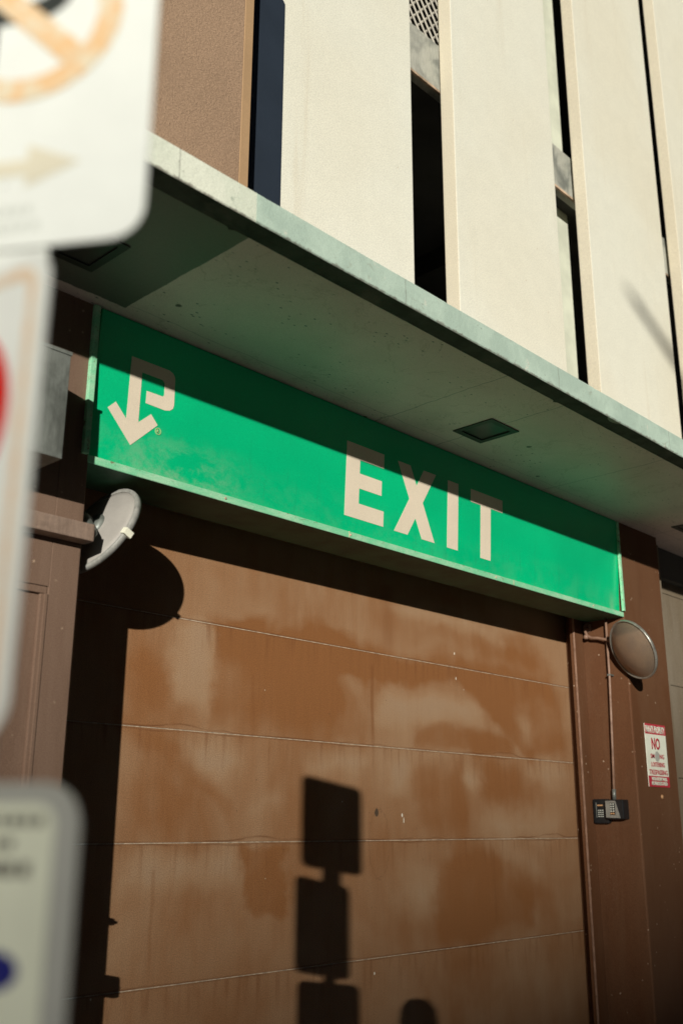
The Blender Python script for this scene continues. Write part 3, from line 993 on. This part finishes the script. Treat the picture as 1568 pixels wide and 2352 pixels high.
lt = letter([[(3.723, 3.154), (3.828, 3.154), (3.828, 3.240), (3.828, 3.325), (3.828, 3.408), (3.828, 3.483), (3.723, 3.566)][:7]], S)
bpy.data.objects.remove(lt)
LET = {
    'E': [[(3.723, 3.154), (3.830, 3.154), (3.830, 3.566), (3.723, 3.566)],
          [(3.8302, 3.154), (4.032, 3.154), (4.032, 3.240), (3.8302, 3.240)],
          [(3.8302, 3.324), (4.010, 3.324), (4.010, 3.408), (3.8302, 3.408)],
          [(3.8302, 3.483), (4.024, 3.483), (4.024, 3.566), (3.8302, 3.566)]],
    'X': [[(4.122, 3.152), (4.238, 3.152), (4.304, 3.262), (4.364, 3.152), (4.480, 3.152), (4.366, 3.366), (4.482, 3.562),
           (4.370, 3.562), (4.308, 3.455), (4.250, 3.562), (4.140, 3.562), (4.247, 3.364)]],
    'I': [[(4.596, 3.150), (4.699, 3.150), (4.699, 3.560), (4.596, 3.560)]],
    'T': [[(4.925, 3.149), (5.029, 3.149), (5.029, 3.4798), (4.925, 3.4798)], [(4.823, 3.480), (5.155, 3.480), (5.155, 3.561), (4.823, 3.561)]],
}
for k in 'EXIT':
    letter(LET[k], S)
# emblem: hook-shaped P whose stem is an arrow pointing down
em = letter([[(2.336, 3.283), (2.278, 3.341), (2.241, 3.304), (2.372, 3.169), (2.504, 3.298), (2.464, 3.339), (2.402, 3.283)],
             [(2.338, 3.2832), (2.4015, 3.2832), (2.397, 3.516), (2.336, 3.516)],
             [(2.336, 3.5162), (2.509, 3.5162), (2.522, 3.505), (2.577, 3.538), (2.574, 3.552), (2.562, 3.566), (2.540, 3.573), (2.336, 3.573)],
             [(2.5222, 3.5048), (2.5245, 3.448), (2.583, 3.416), (2.5772, 3.5378)],
             [(2.5244, 3.4478), (2.518, 3.439), (2.430, 3.439), (2.430, 3.381), (2.536, 3.378), (2.562, 3.385), (2.578, 3.398), (2.5829, 3.4158)]],
            S, name='arrow_emblem')
# registered mark: ring with a small R
bm = bmesh.new()
cx, cz, ro, ri = 2.509, 3.271, 0.0165, 0.0125
for i in range(24):
    a0, a1 = 2 * math.pi * i / 24, 2 * math.pi * (i + 1) / 24
    prism(bm, [[(cx + ri * math.cos(a0), cz + ri * math.sin(a0)), (cx + ro * math.cos(a0), cz + ro * math.sin(a0)),
                (cx + ro * math.cos(a1), cz + ro * math.sin(a1)), (cx + ri * math.cos(a1), cz + ri * math.sin(a1))]],
          lambda u, v, dd: on_face(u, v, -0.0025 + dd), 0.002)
merge(bm, text_bm('R', 0.015, lambda u, v, d: on_face(cx + u, cz + v, -0.0025 + d), 0.002, sx=1.3, bold=0.0006))
obj('registered_mark', bm, M['regi'], S)

# ------------------------------------------------------------------ galvanised wall box at the left
T = thing('metal_wall_box', 'stained galvanised metal box on the brown wall left of the green sign', 'box', (1.66, 3.5, 3.13))
obj('cover', B(1.40, 1.893, 3.250, 3.498, 2.910, 3.347, bev=0.003), M['galv'], T)
bm = bmesh.new()
box(bm, 1.40, 1.896, 3.245, 3.2495, 3.335, 3.350, bev=0.001)
obj('lid_flange', bm, M['galv'], T)

# ------------------------------------------------------------------ left convex mirror on its square tube
T = thing('convex_mirror', 'round mirror showing its pale grey back, on a brown square tube left of the door', 'mirror', (2.16, 3.45, 2.71), 'convex mirrors beside the exit')
cL = Vector((2.317, 3.627, 2.792))
nL = Vector((math.cos(0.089) * math.cos(-0.449), math.sin(0.089) * math.cos(-0.449), math.sin(-0.449)))
RL = 0.225
bm = bmesh.new()
lathe(bm, cL, nL, [(0.0, -0.034), (0.06, -0.033), (RL * .5, -0.026), (RL * .80, -0.014), (RL * .925, -0.006), (RL * .93, 0.004), (0.0, 0.006)], 72)
obj('back_shell', bm, M['dish'], T, smooth=True)
bm = bmesh.new()
lathe(bm, cL, nL, [(RL * .915, -0.010), (RL * .985, -0.013), (RL, -0.004), (RL, 0.012), (RL * .95, 0.016), (RL * .915, 0.012), (RL * .915, -0.010)], 72)
obj('rim', bm, M['rim'], T, smooth=True)
bm = bmesh.new()
lathe(bm, cL, nL, [(RL * .91, 0.010), (RL * .7, 0.030), (RL * .4, 0.045), (0.0, 0.052)], 60)
obj('mirror_face', bm, M['mirror'], T, smooth=True)
uL, vL, _ = frame_from(nL)
bm = bmesh.new()
lathe(bm, cL - nL * 0.034, nL, [(0.0, -0.020), (0.045, -0.018), (0.060, -0.008), (0.062, 0.004)], 40)
obj('hub_plate', bm, M['galv'], T, smooth=True)
# rim clip towards the camera side, lower
ca = 0.0
best = None
for k in range(72):
    a_ = 2 * math.pi * k / 72
    p = cL + RL * (math.cos(a_) * uL + math.sin(a_) * vL)
    q = RM.transposed() @ (p - CAMP)
    px, py = 784 - 2342 * q.x / q.z, 1176 + 2342 * q.y / q.z
    e = (px - 292) ** 2 + (py - 1222) ** 2
    if best is None or e < best[0]:
        best = (e, p, math.cos(a_) * uL + math.sin(a_) * vL)
pc, dc = best[1], best[2]
tc = nL.cross(dc).normalized()
bm = bmesh.new()
for v in box(bm, -0.5, 0.5, -0.5, 0.5, -0.5, 0.5):
    c_ = v.co.copy()
    v.co = pc + dc * (c_.x * 0.030) + tc * (c_.y * 0.028) + nL * (c_.z * 0.040)
obj('rim_clip', bm, M['clip'], T)
bm = bmesh.new()
box(bm, 1.2, 2.170, 3.425, 3.497, 2.676, 2.748, bev=0.006)
obj('square_tube', bm, M['tube'], T)
bm = bmesh.new()
tube(bm, [(2.168, 3.465, 2.712), (2.20, 3.50, 2.735), cL - nL * 0.09 + Vector((0, 0, 0.0)), cL - nL * 0.046], [0.028, 0.026, 0.024, 0.024], 14)
obj('ball_joint_arm', bm, M['galv'], T, smooth=True)

# ------------------------------------------------------------------ right convex mirror
T = thing('convex_mirror', 'dusty convex mirror with a painted brown reflection on a thin bent arm under the green sign right corner', 'mirror', (6.622, 3.8, 2.93), 'convex mirrors beside the exit')
cR = Vector((6.461, 3.367, 2.761))
nR = -Vector((math.cos(-0.432) * math.cos(0.430), math.sin(-0.432) * math.cos(0.430), math.sin(0.430)))
RR = 0.215
bm = bmesh.new()
prof = []
for k in range(13):
    a_ = k / 12.0
    prof.append((RR * .955 * (1 - a_), 0.002 + 0.062 * (1 - (1 - a_) ** 2)))
lathe(bm, cR, nR, prof, 72)
obj('mirror_face', bm, M['mirror'], T, smooth=True)
bm = bmesh.new()
lathe(bm, cR, nR, [(RR * .94, 0.002), (RR * .955, 0.010), (RR * .985, 0.011), (RR, 0.004), (RR, -0.008), (RR * .97, -0.012), (RR * .94, -0.008), (RR * .94, 0.002)], 72)
obj('rim', bm, M['rimR'], T, smooth=True)
bm = bmesh.new()
lathe(bm, cR, nR, [(RR * .95, -0.006), (RR * .6, -0.020), (0.05, -0.028), (0.0, -0.028)], 48)
obj('back_shell', bm, M['rimR'], T, smooth=True)
bm = bmesh.new()
hub = cR - nR * 0.03
arm = [(6.622, 3.80, 2.985), (6.60, 3.80, 2.985), (6.577, 3.795, 2.975), (6.572, 3.79, 2.95), (6.570, 3.775, 2.918), (6.572, 3.74, 2.900), (6.574, 3.69, 2.893), (6.568, 3.62, 2.872), (6.56, 3.54, 2.84)]
end = hub - nR * 0.035
arm += [tuple(Vector(arm[-1]).lerp(end, 0.5) + Vector((0.01, 0, 0.01))), tuple(end), tuple(hub)]
tube(bm, arm, 0.0105, 12)
obj('arm', bm, M['armR'], T, smooth=True)
bm = bmesh.new()
lathe(bm, (6.624, 3.80, 2.985), (-1, 0, 0), [(0.0, 0.012), (0.03, 0.012), (0.036, 0.006), (0.036, 0.0), (0, 0)], 24)
obj('wall_flange', bm, M['armR'], T, smooth=True)
bm = bmesh.new()
lathe(bm, (6.570, 3.785, 2.912), (0, 0, 1), [(0.0, -0.016), (0.016, -0.014), (0.019, 0.0), (0.016, 0.014), (0, 0.016)], 16)
obj('elbow_clamp', bm, M['armR'], T, smooth=True)

# ------------------------------------------------------------------ conduit, keypads on the reveal
T = thing('conduit', 'thin brown electrical conduit running down the door reveal to the keypads', 'conduit', (6.61, 3.655, 1.78))
bm = bmesh.new()
tube(bm, [(6.580, 3.624, 3.04), (6.580, 3.626, 2.6), (6.580, 3.644, 2.1), (6.580, 3.657, 1.79)], 0.0085, 10)
obj('pipe', bm, M['armR'], T, smooth=True)
bm = bmesh.new()
tube(bm, [(6.580, 3.655, 1.84), (6.580, 3.657, 1.771)], 0.0135, 10)
obj('connector', bm, M['galv'], T, smooth=True)
bm = bmesh.new()
box(bm, 6.569, 6.6245, 3.614, 3.640, 2.617, 2.629, bev=0.002)
obj('strap', bm, M['galv'], T)

# black keypad (left) and metal-fronted keypad (right), both on X = 6.625, facing -X; u runs towards -Y (right in view)
T = thing('keypad', 'black plastic keypad with four rows of small keys, left of the metal fronted one', 'keypad', (6.624, 3.79, 1.62))
obj('housing', B(6.585, 6.6235, 3.712, 3.832, 1.612, 1.776, bev=0.010), M['black'], T)
for r in range(4):
    for c in range(3):
        bm = bmesh.new()
        y = 3.786 - c * 0.0155
        z = 1.700 - r * 0.0135
        box(bm, 6.5815, 6.5848, y - 0.0052, y + 0.0052, z - 0.0036, z + 0.0036, bev=0.001)
        obj('key', bm, M['key'], T)
obj('label_strip', B(6.5825, 6.5848, 3.752, 3.796, 1.729, 1.738), M['brass'], T)
obj('card_slot', B(6.5822, 6.5848, 3.800, 3.806, 1.652, 1.752), M['galv'], T)
T = thing('keypad', 'keypad with a grey metal sloping front plate, under the conduit', 'keypad', (6.624, 3.64, 1.64))
obj('housing', B(6.545, 6.6235, 3.575, 3.708, 1.640, 1.770, bev=0.008), M['black'], T)
bm = bmesh.new()
pl = [(3.705, 1.652), (3.600, 1.648), (3.632, 1.762), (3.705, 1.762)]
f = [bm.verts.new((6.538, y, z)) for y, z in pl]
b_ = [bm.verts.new((6.5445, y, z)) for y, z in pl]
bm.faces.new(f); bm.faces.new(b_[::-1])
for k in range(4):
    bm.faces.new((f[k], b_[k], b_[(k + 1) % 4], f[(k + 1) % 4]))
obj('front_plate', bm, M['plate'], T)
obj('key_well', B(6.5365, 6.5378, 3.634, 3.672, 1.668, 1.749), M['black'], T)
for r in range(5):
    for c in range(2):
        bm = bmesh.new()
        y = 3.6625 - c * 0.0175
        z = 1.740 - r * 0.0155
        box(bm, 6.533, 6.5362, y - 0.0062, y + 0.0062, z - 0.0048, z + 0.0048, bev=0.001)
        obj('key', bm, M['brass'] if r == 4 else M['key'], T)

# small hinge lugs on the wall edge behind the lowest street sign (their shadows show on the door)
for z, dy, dz, lab in ((1.322, 3.49, 0.030, 'small upper lug on the left wall edge'), (1.065, 3.46, 0.085, 'larger lower lug on the left wall edge')):
    T = thing('wall_lug', lab, 'lug', (2.16, 3.5, z), 'lugs on the left wall edge')
    obj('plate', B(2.155, 2.182 if dz < .05 else 2.190, dy, 3.53, z - dz / 2, z + dz / 2, bev=0.011), M['tube'], T)
    obj('bolt', B(2.163, 2.180, dy - 0.008, dy - 0.0003, z - 0.006, z + 0.006, bev=0.002), M['rim'], T)

# ------------------------------------------------------------------ red and white notice on the right pier
T = thing('warning_notice', 'red and white NO SMOKING LOITERING TRESPASSING notice on the right brown pier', 'notice', (6.935, 3.5, 2.08))
nx0, nx1, nz0, nz1 = 6.783, 7.090, 1.860, 2.294
YN = 3.494
obj('notice_plate', B(nx0, nx1, YN, 3.499, nz0, nz1, bev=0.0015), M['signwhite'], T)


def nt(cx, cz):
    return lambda u, v, d: Vector((cx + u, YN - 0.0022 + d, cz + v))


obj('red_band', B(nx0, nx1, YN - 0.001, YN - 0.0003, 2.222, nz1), M['red'], T)
obj('red_band', B(nx0, nx1, YN - 0.001, YN - 0.0003, nz0, 1.934), M['red'], T)
cxn = (nx0 + nx1) / 2
for body, cz, sz, wd, mt, dx in (('PRIVATE PROPERTY', 2.256, 0.050, 0.288, 'signwhite', 0), ('NO', 2.157, 0.082, 0.125, 'red', -.01), ('SMOKING', 2.070, 0.032, 0.20, 'red', 0),
                                 ('LOITERING', 2.013, 0.032, 0.20, 'red', 0), ('TRESPASSING', 1.960, 0.034, 0.27, 'red', 0), ('VIOLATORS WILL', 1.914, 0.025, 0.235, 'signwhite', 0.005),
                                 ('BE PROSECUTED', 1.884, 0.025, 0.235, 'signwhite', 0.005)):
    obj('lettering', text_bm(body, sz, nt(cxn + dx, cz), 0.001, width=wd, bold=(0.0022 if mt == 'signwhite' else (0.0006 if sz < .05 else 0.0025))), M[mt], T)
bm = bmesh.new()
lathe(bm, (cxn - 0.005, YN - 0.0026, 2.070), (0, -1, 0), [(0.0, 0.002), (0.034, 0.0018), (0.037, 0.0), (0.0, -0.0005)], 9)
T2 = obj('round_sticker', bm, M['pgrey'])
tag(T2, 'torn round grey sticker stuck over the word SMOKING', 'sticker')
bm = bmesh.new()
lathe(bm, (6.965, 3.499, 1.795), (0, -1, 0), [(0.0, 0.010), (0.012, 0.008), (0.016, 0.0), (0, 0)], 14)
tag(obj('screw_cap', bm, M['brass'], smooth=True), 'small tan round cap on the pier below the red and white notice', 'cap')

# ------------------------------------------------------------------ street sign post and its three signs
PX, PY = 0.470, 0.943
T = thing('sign_post', 'pale round street sign post carrying three blurred parking signs', 'post', (PX, PY, 0.0))
bm = bmesh.new()
tube(bm, [(PX, PY, -0.2), (PX, PY, 2.59)], 0.031, 28)
obj('pole', bm, M['pole'], T, smooth=True)
bm = bmesh.new()
lathe(bm, (PX, PY, 2.59), (0, 0, 1), [(0.033, -0.02), (0.033, 0.0), (0.026, 0.014), (0.0, 0.02)], 28)
obj('pole_cap', bm, M['pole'], T, smooth=True)
bm = bmesh.new()
lathe(bm, (PX, PY, 0.002), (0, 0, 1), [(0.09, 0.0), (0.09, 0.008), (0.04, 0.012), (0.034, 0.05), (0.03, 0.05)], 28)
obj('base_collar', bm, M['pole'], T, smooth=True)


def rrect(w_, h_, r, n=8):
    pts = []
    for cx_, cy_, a0 in ((w_ / 2 - r, h_ / 2 - r, 0), (-w_ / 2 + r, h_ / 2 - r, 90), (-w_ / 2 + r, -h_ / 2 + r, 180), (w_ / 2 - r, -h_ / 2 + r, 270)):
        for k in range(n + 1):
            a_ = math.radians(a0 + 90 * k / n)
            pts.append((cx_ + r * math.cos(a_), cy_ + r * math.sin(a_)))
    return pts


def ring2(bm, c, ro_, ri_, to3, th, n=56, a0=0, a1=360):
    for i in range(n):
        t0, t1 = math.radians(a0 + (a1 - a0) * i / n), math.radians(a0 + (a1 - a0) * (i + 1) / n)
        prism(bm, [[(c[0] + ri_ * math.cos(t0), c[1] + ri_ * math.sin(t0)), (c[0] + ro_ * math.cos(t0), c[1] + ro_ * math.sin(t0)),
                    (c[0] + ro_ * math.cos(t1), c[1] + ro_ * math.sin(t1)), (c[0] + ri_ * math.cos(t1), c[1] + ri_ * math.sin(t1))]], to3, th)


def street_sign(name, label, edge, rdir, zc, plate_mat, h_=0.457, w_=0.305):
    r = Vector((rdir[0], rdir[1], 0)).normalized()
    n = Vector((r.y, -r.x, 0))                       # out of the face, to the camera side
    if n.dot(CAMP - Vector((edge[0], edge[1], 1.6))) < 0:
        n = -n
    c = Vector((edge[0], edge[1], zc)) - r * (w_ / 2)
    t = thing(name, label, 'sign', tuple(c - n * 0.01), 'parking signs on the post')

    def to3(off):
        return lambda u, v, d: c + r * u + Vector((0, 0, v)) + n * (off - d)
    bm = bmesh.new()
    prism(bm, [rrect(w_, h_, 0.036)], to3(0.0), 0.0025)
    obj('plate', bm, plate_mat, t)
    # clamp joining the plate to the pole
    pc_ = Vector((PX, PY, 0))
    for dz in (-h_ * 0.33, h_ * 0.33):
        bm = bmesh.new()
        lathe(bm, (PX, PY, zc + dz), (0, 0, 1), [(0.0312, -0.012), (0.037, -0.012), (0.037, 0.012), (0.0312, 0.012), (0.0312, -0.012)], 24)
        q0 = c - n * 0.0026 + Vector((0, 0, dz))
        q1 = pc_ + Vector((0, 0, zc + dz)) + (q0 - pc_ - Vector((0, 0, zc + dz))).normalized() * 0.034
        tube(bm, [q0, q1], 0.010, 8)
        obj('clamp', bm, M['galv'], t)
    return t, to3


# 1: white sign, faded orange prohibition ring and arrow
t, to3 = street_sign('no_parking_sign', 'topmost white parking sign with faded orange ring and pale arrow', (0.520, 0.7755), (0.54, -0.84), 2.402, M['pwhite'])
zc = 2.402
bm = bmesh.new()
Pq = lambda u, z: (u + 0.1525, z - zc)
prism(bm, [[Pq(-.225, 2.395), Pq(-.190, 2.395), Pq(-.190, 2.570), Pq(-.225, 2.570)]], to3(0.0008), 0.0005)
cpx, cpz = Pq(-.150, 2.518)
ring2(bm, (cpx, cpz), 0.053, 0.024, to3(0.0008), 0.0005, 24, -90, 90)
prism(bm, [[Pq(-.1895, 2.465), Pq(-.150, 2.465), Pq(-.150, 2.494), Pq(-.1895, 2.494)], [Pq(-.1895, 2.542), Pq(-.150, 2.542), Pq(-.150, 2.571), Pq(-.1895, 2.571)]], to3(0.0008), 0.0005)
obj('black_letter', bm, M['ink'], t)
bm = bmesh.new()
rc = Pq(-.1525, 2.469)
ring2(bm, rc, 0.112, 0.083, to3(0.0016), 0.0006)
s2_ = 0.086 * math.sqrt(.5)
o_ = 0.0105
prism(bm, [[(rc[0] - s2_ - o_, rc[1] + s2_ - o_), (rc[0] + s2_ - o_, rc[1] - s2_ - o_), (rc[0] + s2_ + o_, rc[1] - s2_ + o_), (rc[0] - s2_ + o_, rc[1] + s2_ + o_)]], to3(0.0022), 0.0006)
obj('prohibition_ring', bm, M['orange'], t)
bm = bmesh.new()
prism(bm, [[Pq(-.25, 2.262), Pq(-.137, 2.262), Pq(-.137, 2.281), Pq(-.25, 2.281)], [Pq(-.1368, 2.247), Pq(-.076, 2.272), Pq(-.1368, 2.299)]], to3(0.0012), 0.0006)
obj('arrow', bm, M['tan'], t)
random.seed(3)
for z in (2.219, 2.199):
    bm = bmesh.new()
    u = -0.285
    while u < -0.125:
        w2 = random.uniform(0.006, 0.011)
        prism(bm, [[Pq(u, z - .005), Pq(u + w2, z - .005), Pq(u + w2, z + .005), Pq(u, z + .005)]], to3(0.0012), 0.0006)
        u += w2 + random.uniform(.002, .006)
    obj('text_line', bm, M['greyink'], t)

bm = bmesh.new()
prism(bm, [[Pq(-.205, 2.085), Pq(-.110, 2.085), Pq(-.105, 2.10), Pq(-.105, 2.172), Pq(-.205, 2.172)]], to3(-0.0035), 0.003)
obj('bracket_plate', bm, M['pwhite'], t)

# 2: white sign, beige border, red ring
t, to3 = street_sign('no_parking_sign', 'middle parking sign with beige border line and bright red ring, turned edge-on', (0.4225, 0.777), (0.17, -0.985), 1.893, M['pwhite'])
zc = 1.893
bm = bmesh.new()
outer = rrect(0.305 - 0.030, 0.457 - 0.030, 0.026)
inner = rrect(0.305 - 0.054, 0.457 - 0.054, 0.017)
n_ = len(outer)
for k in range(n_):
    prism(bm, [[inner[k], outer[k], outer[(k + 1) % n_], inner[(k + 1) % n_]]], to3(0.001), 0.0006)
obj('border_line', bm, M['beige'], t)
bm = bmesh.new()
rc = Pq(-.147, 1.965)
ring2(bm, rc, 0.108, 0.084, to3(0.0016), 0.0006)
s2_ = 0.086 * math.sqrt(.5)
prism(bm, [[(rc[0] - s2_ - o_, rc[1] + s2_ - o_), (rc[0] + s2_ - o_, rc[1] - s2_ - o_), (rc[0] + s2_ + o_, rc[1] - s2_ + o_), (rc[0] - s2_ + o_, rc[1] + s2_ + o_)]], to3(0.0022), 0.0006)
obj('prohibition_ring', bm, M['circ'], t)
bm = bmesh.new()
prism(bm, [[Pq(-.195, 1.905), Pq(-.168, 1.905), Pq(-.168, 2.03), Pq(-.195, 2.03)]], to3(0.0008), 0.0005)
ring2(bm, Pq(-.150, 1.995), 0.035, 0.014, to3(0.0008), 0.0005, 24, -90, 90)
prism(bm, [[Pq(-.1675, 1.96), Pq(-.150, 1.96), Pq(-.150, 1.981), Pq(-.1675, 1.981)], [Pq(-.1675, 2.009), Pq(-.150, 2.009), Pq(-.150, 2.03), Pq(-.1675, 2.03)]], to3(0.0008), 0.0005)
obj('black_letter', bm, M['ink'], t)

# 3: grey rimmed sign, blurred lines and a navy disc
t, to3 = street_sign('parking_rules_sign', 'lowest grey rimmed sign with blurred dark lines and a navy disc', (0.500, 0.7775), (0.47, -0.883), 1.405, M['pgrey'])
zc = 1.405
bm = bmesh.new()
prism(bm, [rrect(0.305 - 0.046, 0.457 - 0.034, 0.018)], to3(0.0010), 0.0008)
obj('cream_panel', bm, M['pcream'], t)
random.seed(5)
for z, ue, hh in ((1.602, -.034, .0045), (1.583, -.062, .0045), (1.5625, -.041, .006), (1.518, -.075, .0035)):
    bm = bmesh.new()
    u = -0.27
    while u < ue:
        w2 = min(random.uniform(0.006, 0.012), ue - u + .001)
        prism(bm, [[Pq(u, z - hh), Pq(u + w2, z - hh), Pq(u + w2, z + hh), Pq(u, z + hh)]], to3(0.0018), 0.0006)
        u += w2 + random.uniform(.0015, .004)
    obj('text_line', bm, M['darkink'], t)
bm = bmesh.new()
prism(bm, [[(Pq(-.069, 1.483)[0] + 0.023 * math.cos(k * math.pi / 14), Pq(-.071, 1.483)[1] + 0.0155 * math.sin(k * math.pi / 14)) for k in range(28)]], to3(0.0018), 0.0006)
obj('navy_disc', bm, M['blue'], t)

# ------------------------------------------------------------------ street lamp whose arm shades the cream wall
def back(p, d):
    return Vector(p) - SUNDIR * d


T = thing('street_lamp', 'grey street lamp across the road with a thin raised arm', 'street lamp', (6.2, -11.5, 0.0))
pa, pb = back((7.43, 3.63, 6.007), 26.0), back((8.206, 3.63, 5.635), 26.0)
dl = (pb - pa).normalized()
base = pb + dl * 1.8
T.location = (base.x, base.y, 0.0)
T['wloc'] = (base.x, base.y, 0.0)
bm = bmesh.new()
tube(bm, [(base.x, base.y, 0), (base.x, base.y, base.z)], [0.10, 0.07], 16)
obj('pole', bm, M['galv'], T, smooth=True)
bm = bmesh.new()
tube(bm, [base, pb, pa.lerp(pb, .4)], [0.08, 0.07, 0.05], 10)
obj('arm', bm, M['galv'], T, smooth=True)
bm = bmesh.new()
tube(bm, [pa, pa.lerp(pb, .15), pa.lerp(pb, .4)], [0.035, 0.06, 0.05], 10)
obj('lamp_head', bm, M['galv'], T, smooth=True)

# ------------------------------------------------------------------ unseen tower added to dim the lower door, blocks added to screen the sky
def mat_windows():
    t = NT("unseen_block_wall")
    ax = t.m('ADD', t.x, t.y)
    fx = t.m('ABSOLUTE', t.m('SUBTRACT', t.m('FRACT', t.m('MULTIPLY', ax, 0.31)), 0.5))
    fz = t.m('ABSOLUTE', t.m('SUBTRACT', t.m('FRACT', t.m('MULTIPLY', t.z, 0.27)), 0.5))
    k = t.m('MULTIPLY', t.ss(fx, 0.30, 0.31, 1.0, 0.0), t.ss(fz, 0.27, 0.28, 1.0, 0.0))
    c = t.mix(k, (0.055, 0.065, 0.085), (0.02, 0.03, 0.045))
    return t.done(c, t.ss(k, 0, 1, 0.85, 0.15))


M['office'] = mat_windows()
DB = 250.0
ROOF = 1.15 + DB * math.tan(ELEV)


def block(label, lx0, lx1, d0, d1, z1, world=False, slope=0.0):
    """unseen added block: lateral / distance coordinates round the sun line, or plain world X/Y"""
    bm = bmesh.new()
    box(bm, lx0, lx1, d0, d1, -0.16, z1)
    box(bm, lx0 - .1, lx1 + .1, d0 - .1, d1 + .1, z1 + .001, z1 + 0.6)
    for v in bm.verts:
        if v.co.z > 5:
            v.co.z += slope * v.co.x
    if not world:
        e1 = Vector((0.6412, -0.7674, 0))
        e2 = Vector((-0.7674, -0.6412, 0))
        o0 = Vector((4.4, 4.0, 0))
        for v in bm.verts:
            v.co = o0 + e1 * v.co.x + e2 * v.co.y + Vector((0, 0, v.co.z))
    c = sum((v.co for v in bm.verts), Vector()) / len(bm.verts)
    T = thing('unseen_block', label, 'building', (c.x, c.y, 0), 'unseen blocks added for shade')
    obj('walls', bm, M['office'], T)


block('unseen narrow tower added far off to dim the lower door', -1.7, 3.9, DB, DB + 12, ROOF - 0.6, slope=0.32)
block('unseen dark block added to screen the sky, left of the side street', -75, -29, -16.5, -13.1, 34, True)
block('unseen dark block added to screen the sky, further off on the left', -46, -8, 62, 78, 42)
block('unseen dark block added to screen the sky, further off on the right', 8.5, 46, 62, 78, 42)
block('unseen dark block added to screen the sky, right of the side street', -1.5, 60, -32, -13.1, 34, True)
block('plain unseen block at the far left end of the street', -95, -62, -11, 30, 30, True)
block('plain unseen block at the far right end of the street', 75, 110, -30, 30, 34, True)

# ------------------------------------------------------------------ the photographer (seen in the photo only as a shadow)
HC = CAMP - SUNDIR * 0.19 + Vector((0.01, -0.02, 0.015))      # head centre
fw3 = Vector((0.693, 0.659, 0.0)).normalized()
rt3 = Vector((fw3.y, -fw3.x, 0))
ft = Vector((HC.x - fw3.x * 0.06, HC.y - fw3.y * 0.06, 0))
PZ = -0.14
T = thing('person', 'person in dark jacket standing at the kerb holding up a camera', 'person', (ft.x, ft.y, PZ))
T['wloc'] = (ft.x, ft.y, PZ)


def W(f_, r_, z_):
    return Vector((ft.x, ft.y, 0)) + fw3 * f_ + rt3 * r_ + Vector((0, 0, z_))


def skin(name, verts, edges, radii, mat, root=0, sub=2, sq=None):
    me = bpy.data.meshes.new(name)
    b = wloc(T)
    me.from_pydata([tuple(v - b) for v in verts], edges, [])
    o = bpy.data.objects.new(name, me)
    COL.objects.link(o)
    o.parent = T
    m = o.modifiers.new('skin', 'SKIN')
    lay = me.skin_vertices[0].data if me.skin_vertices else None
    if lay is None:
        bpy.context.view_layer.objects.active = o
        lay = me.skin_vertices[0].data
    for i, r in enumerate(radii):
        lay[i].radius = (r, r) if isinstance(r, float) else r
        lay[i].use_root = (i == root)
    s = o.modifiers.new('sub', 'SUBSURF')
    s.levels = s.render_levels = sub
    me.materials.append(mat)
    return o


hz = HC.z
body_v = [W(0.0, 0, .90), W(0, 0, 1.05), W(0.02, 0, 1.22), W(0.01, 0, 1.33), W(0.03, 0, hz - .115), W(0.06, 0, hz - 0.03), W(0.06, 0, hz + .045),
          W(0.0, .10, .86), W(0.02, .11, .46), W(-.03, .12, -.04), W(.12, .14, -.105),
          W(0.0, -.10, .86), W(0.04, -.11, .46), W(-.01, -.12, -.04), W(.14, -.14, -.105),
          W(0.0, .17, 1.32), W(.06, .27, 1.28), W(.15, .13, 1.50),
          W(0.0, -.17, 1.32), W(.06, -.26, 1.10), W(.16, -.13, 1.36)]
body_e = [(0, 1), (1, 2), (2, 3), (3, 4), (4, 5), (5, 6), (0, 7), (7, 8), (8, 9), (9, 10), (0, 11), (11, 12), (12, 13), (13, 14),
          (3, 15), (15, 16), (16, 17), (3, 18), (18, 19), (19, 20)]
body_r = [.135, .125, .145, .10, .055, .080, .078, .085, .058, .042, .038, .085, .058, .042, .038, .058, .043, .030, .058, .043, .030]
skin('body', body_v, body_e, body_r, M['coat'])
for s in (1, -1):
    h = [W(.15, .13, 1.50), W(.175, .105, 1.54), W(.18, .085, 1.565)] if s > 0 else [W(.16, -.13, 1.36), W(.18, -.095, 1.43), W(.19, -.075, 1.48)]
    skin('hand', h, [(0, 1), (1, 2)], [.026, .030, .026], M['skin'])
bm = bmesh.new()
lathe(bm, HC + rt3 * 0.012 + Vector((0, 0, -0.005)), (0, 0, 1), [(0.0, .125), (.062, .116), (.100, .075), (.112, .015), (.104, -.045), (.08, -.09), (0, -.095)], 24)
obj('hair', bm, M['hair'], T, smooth=True)
bm = bmesh.new()
cb = CAMP - (RM @ Vector((0, 0, -1))) * 0.05
for v in box(bm, -0.045, 0.045, -0.035, 0.035, -0.012, 0.012, bev=0.004):
    pass
bmesh.ops.transform(bm, matrix=Matrix.Translation(cb + RM @ Vector((0, -0.02, 0.02))) @ RM.to_4x4(), verts=bm.verts)
cmo = obj('photo_camera', bm, M['black'])
tag(cmo, 'small black camera held up in front of the face of the person at the kerb', 'camera')
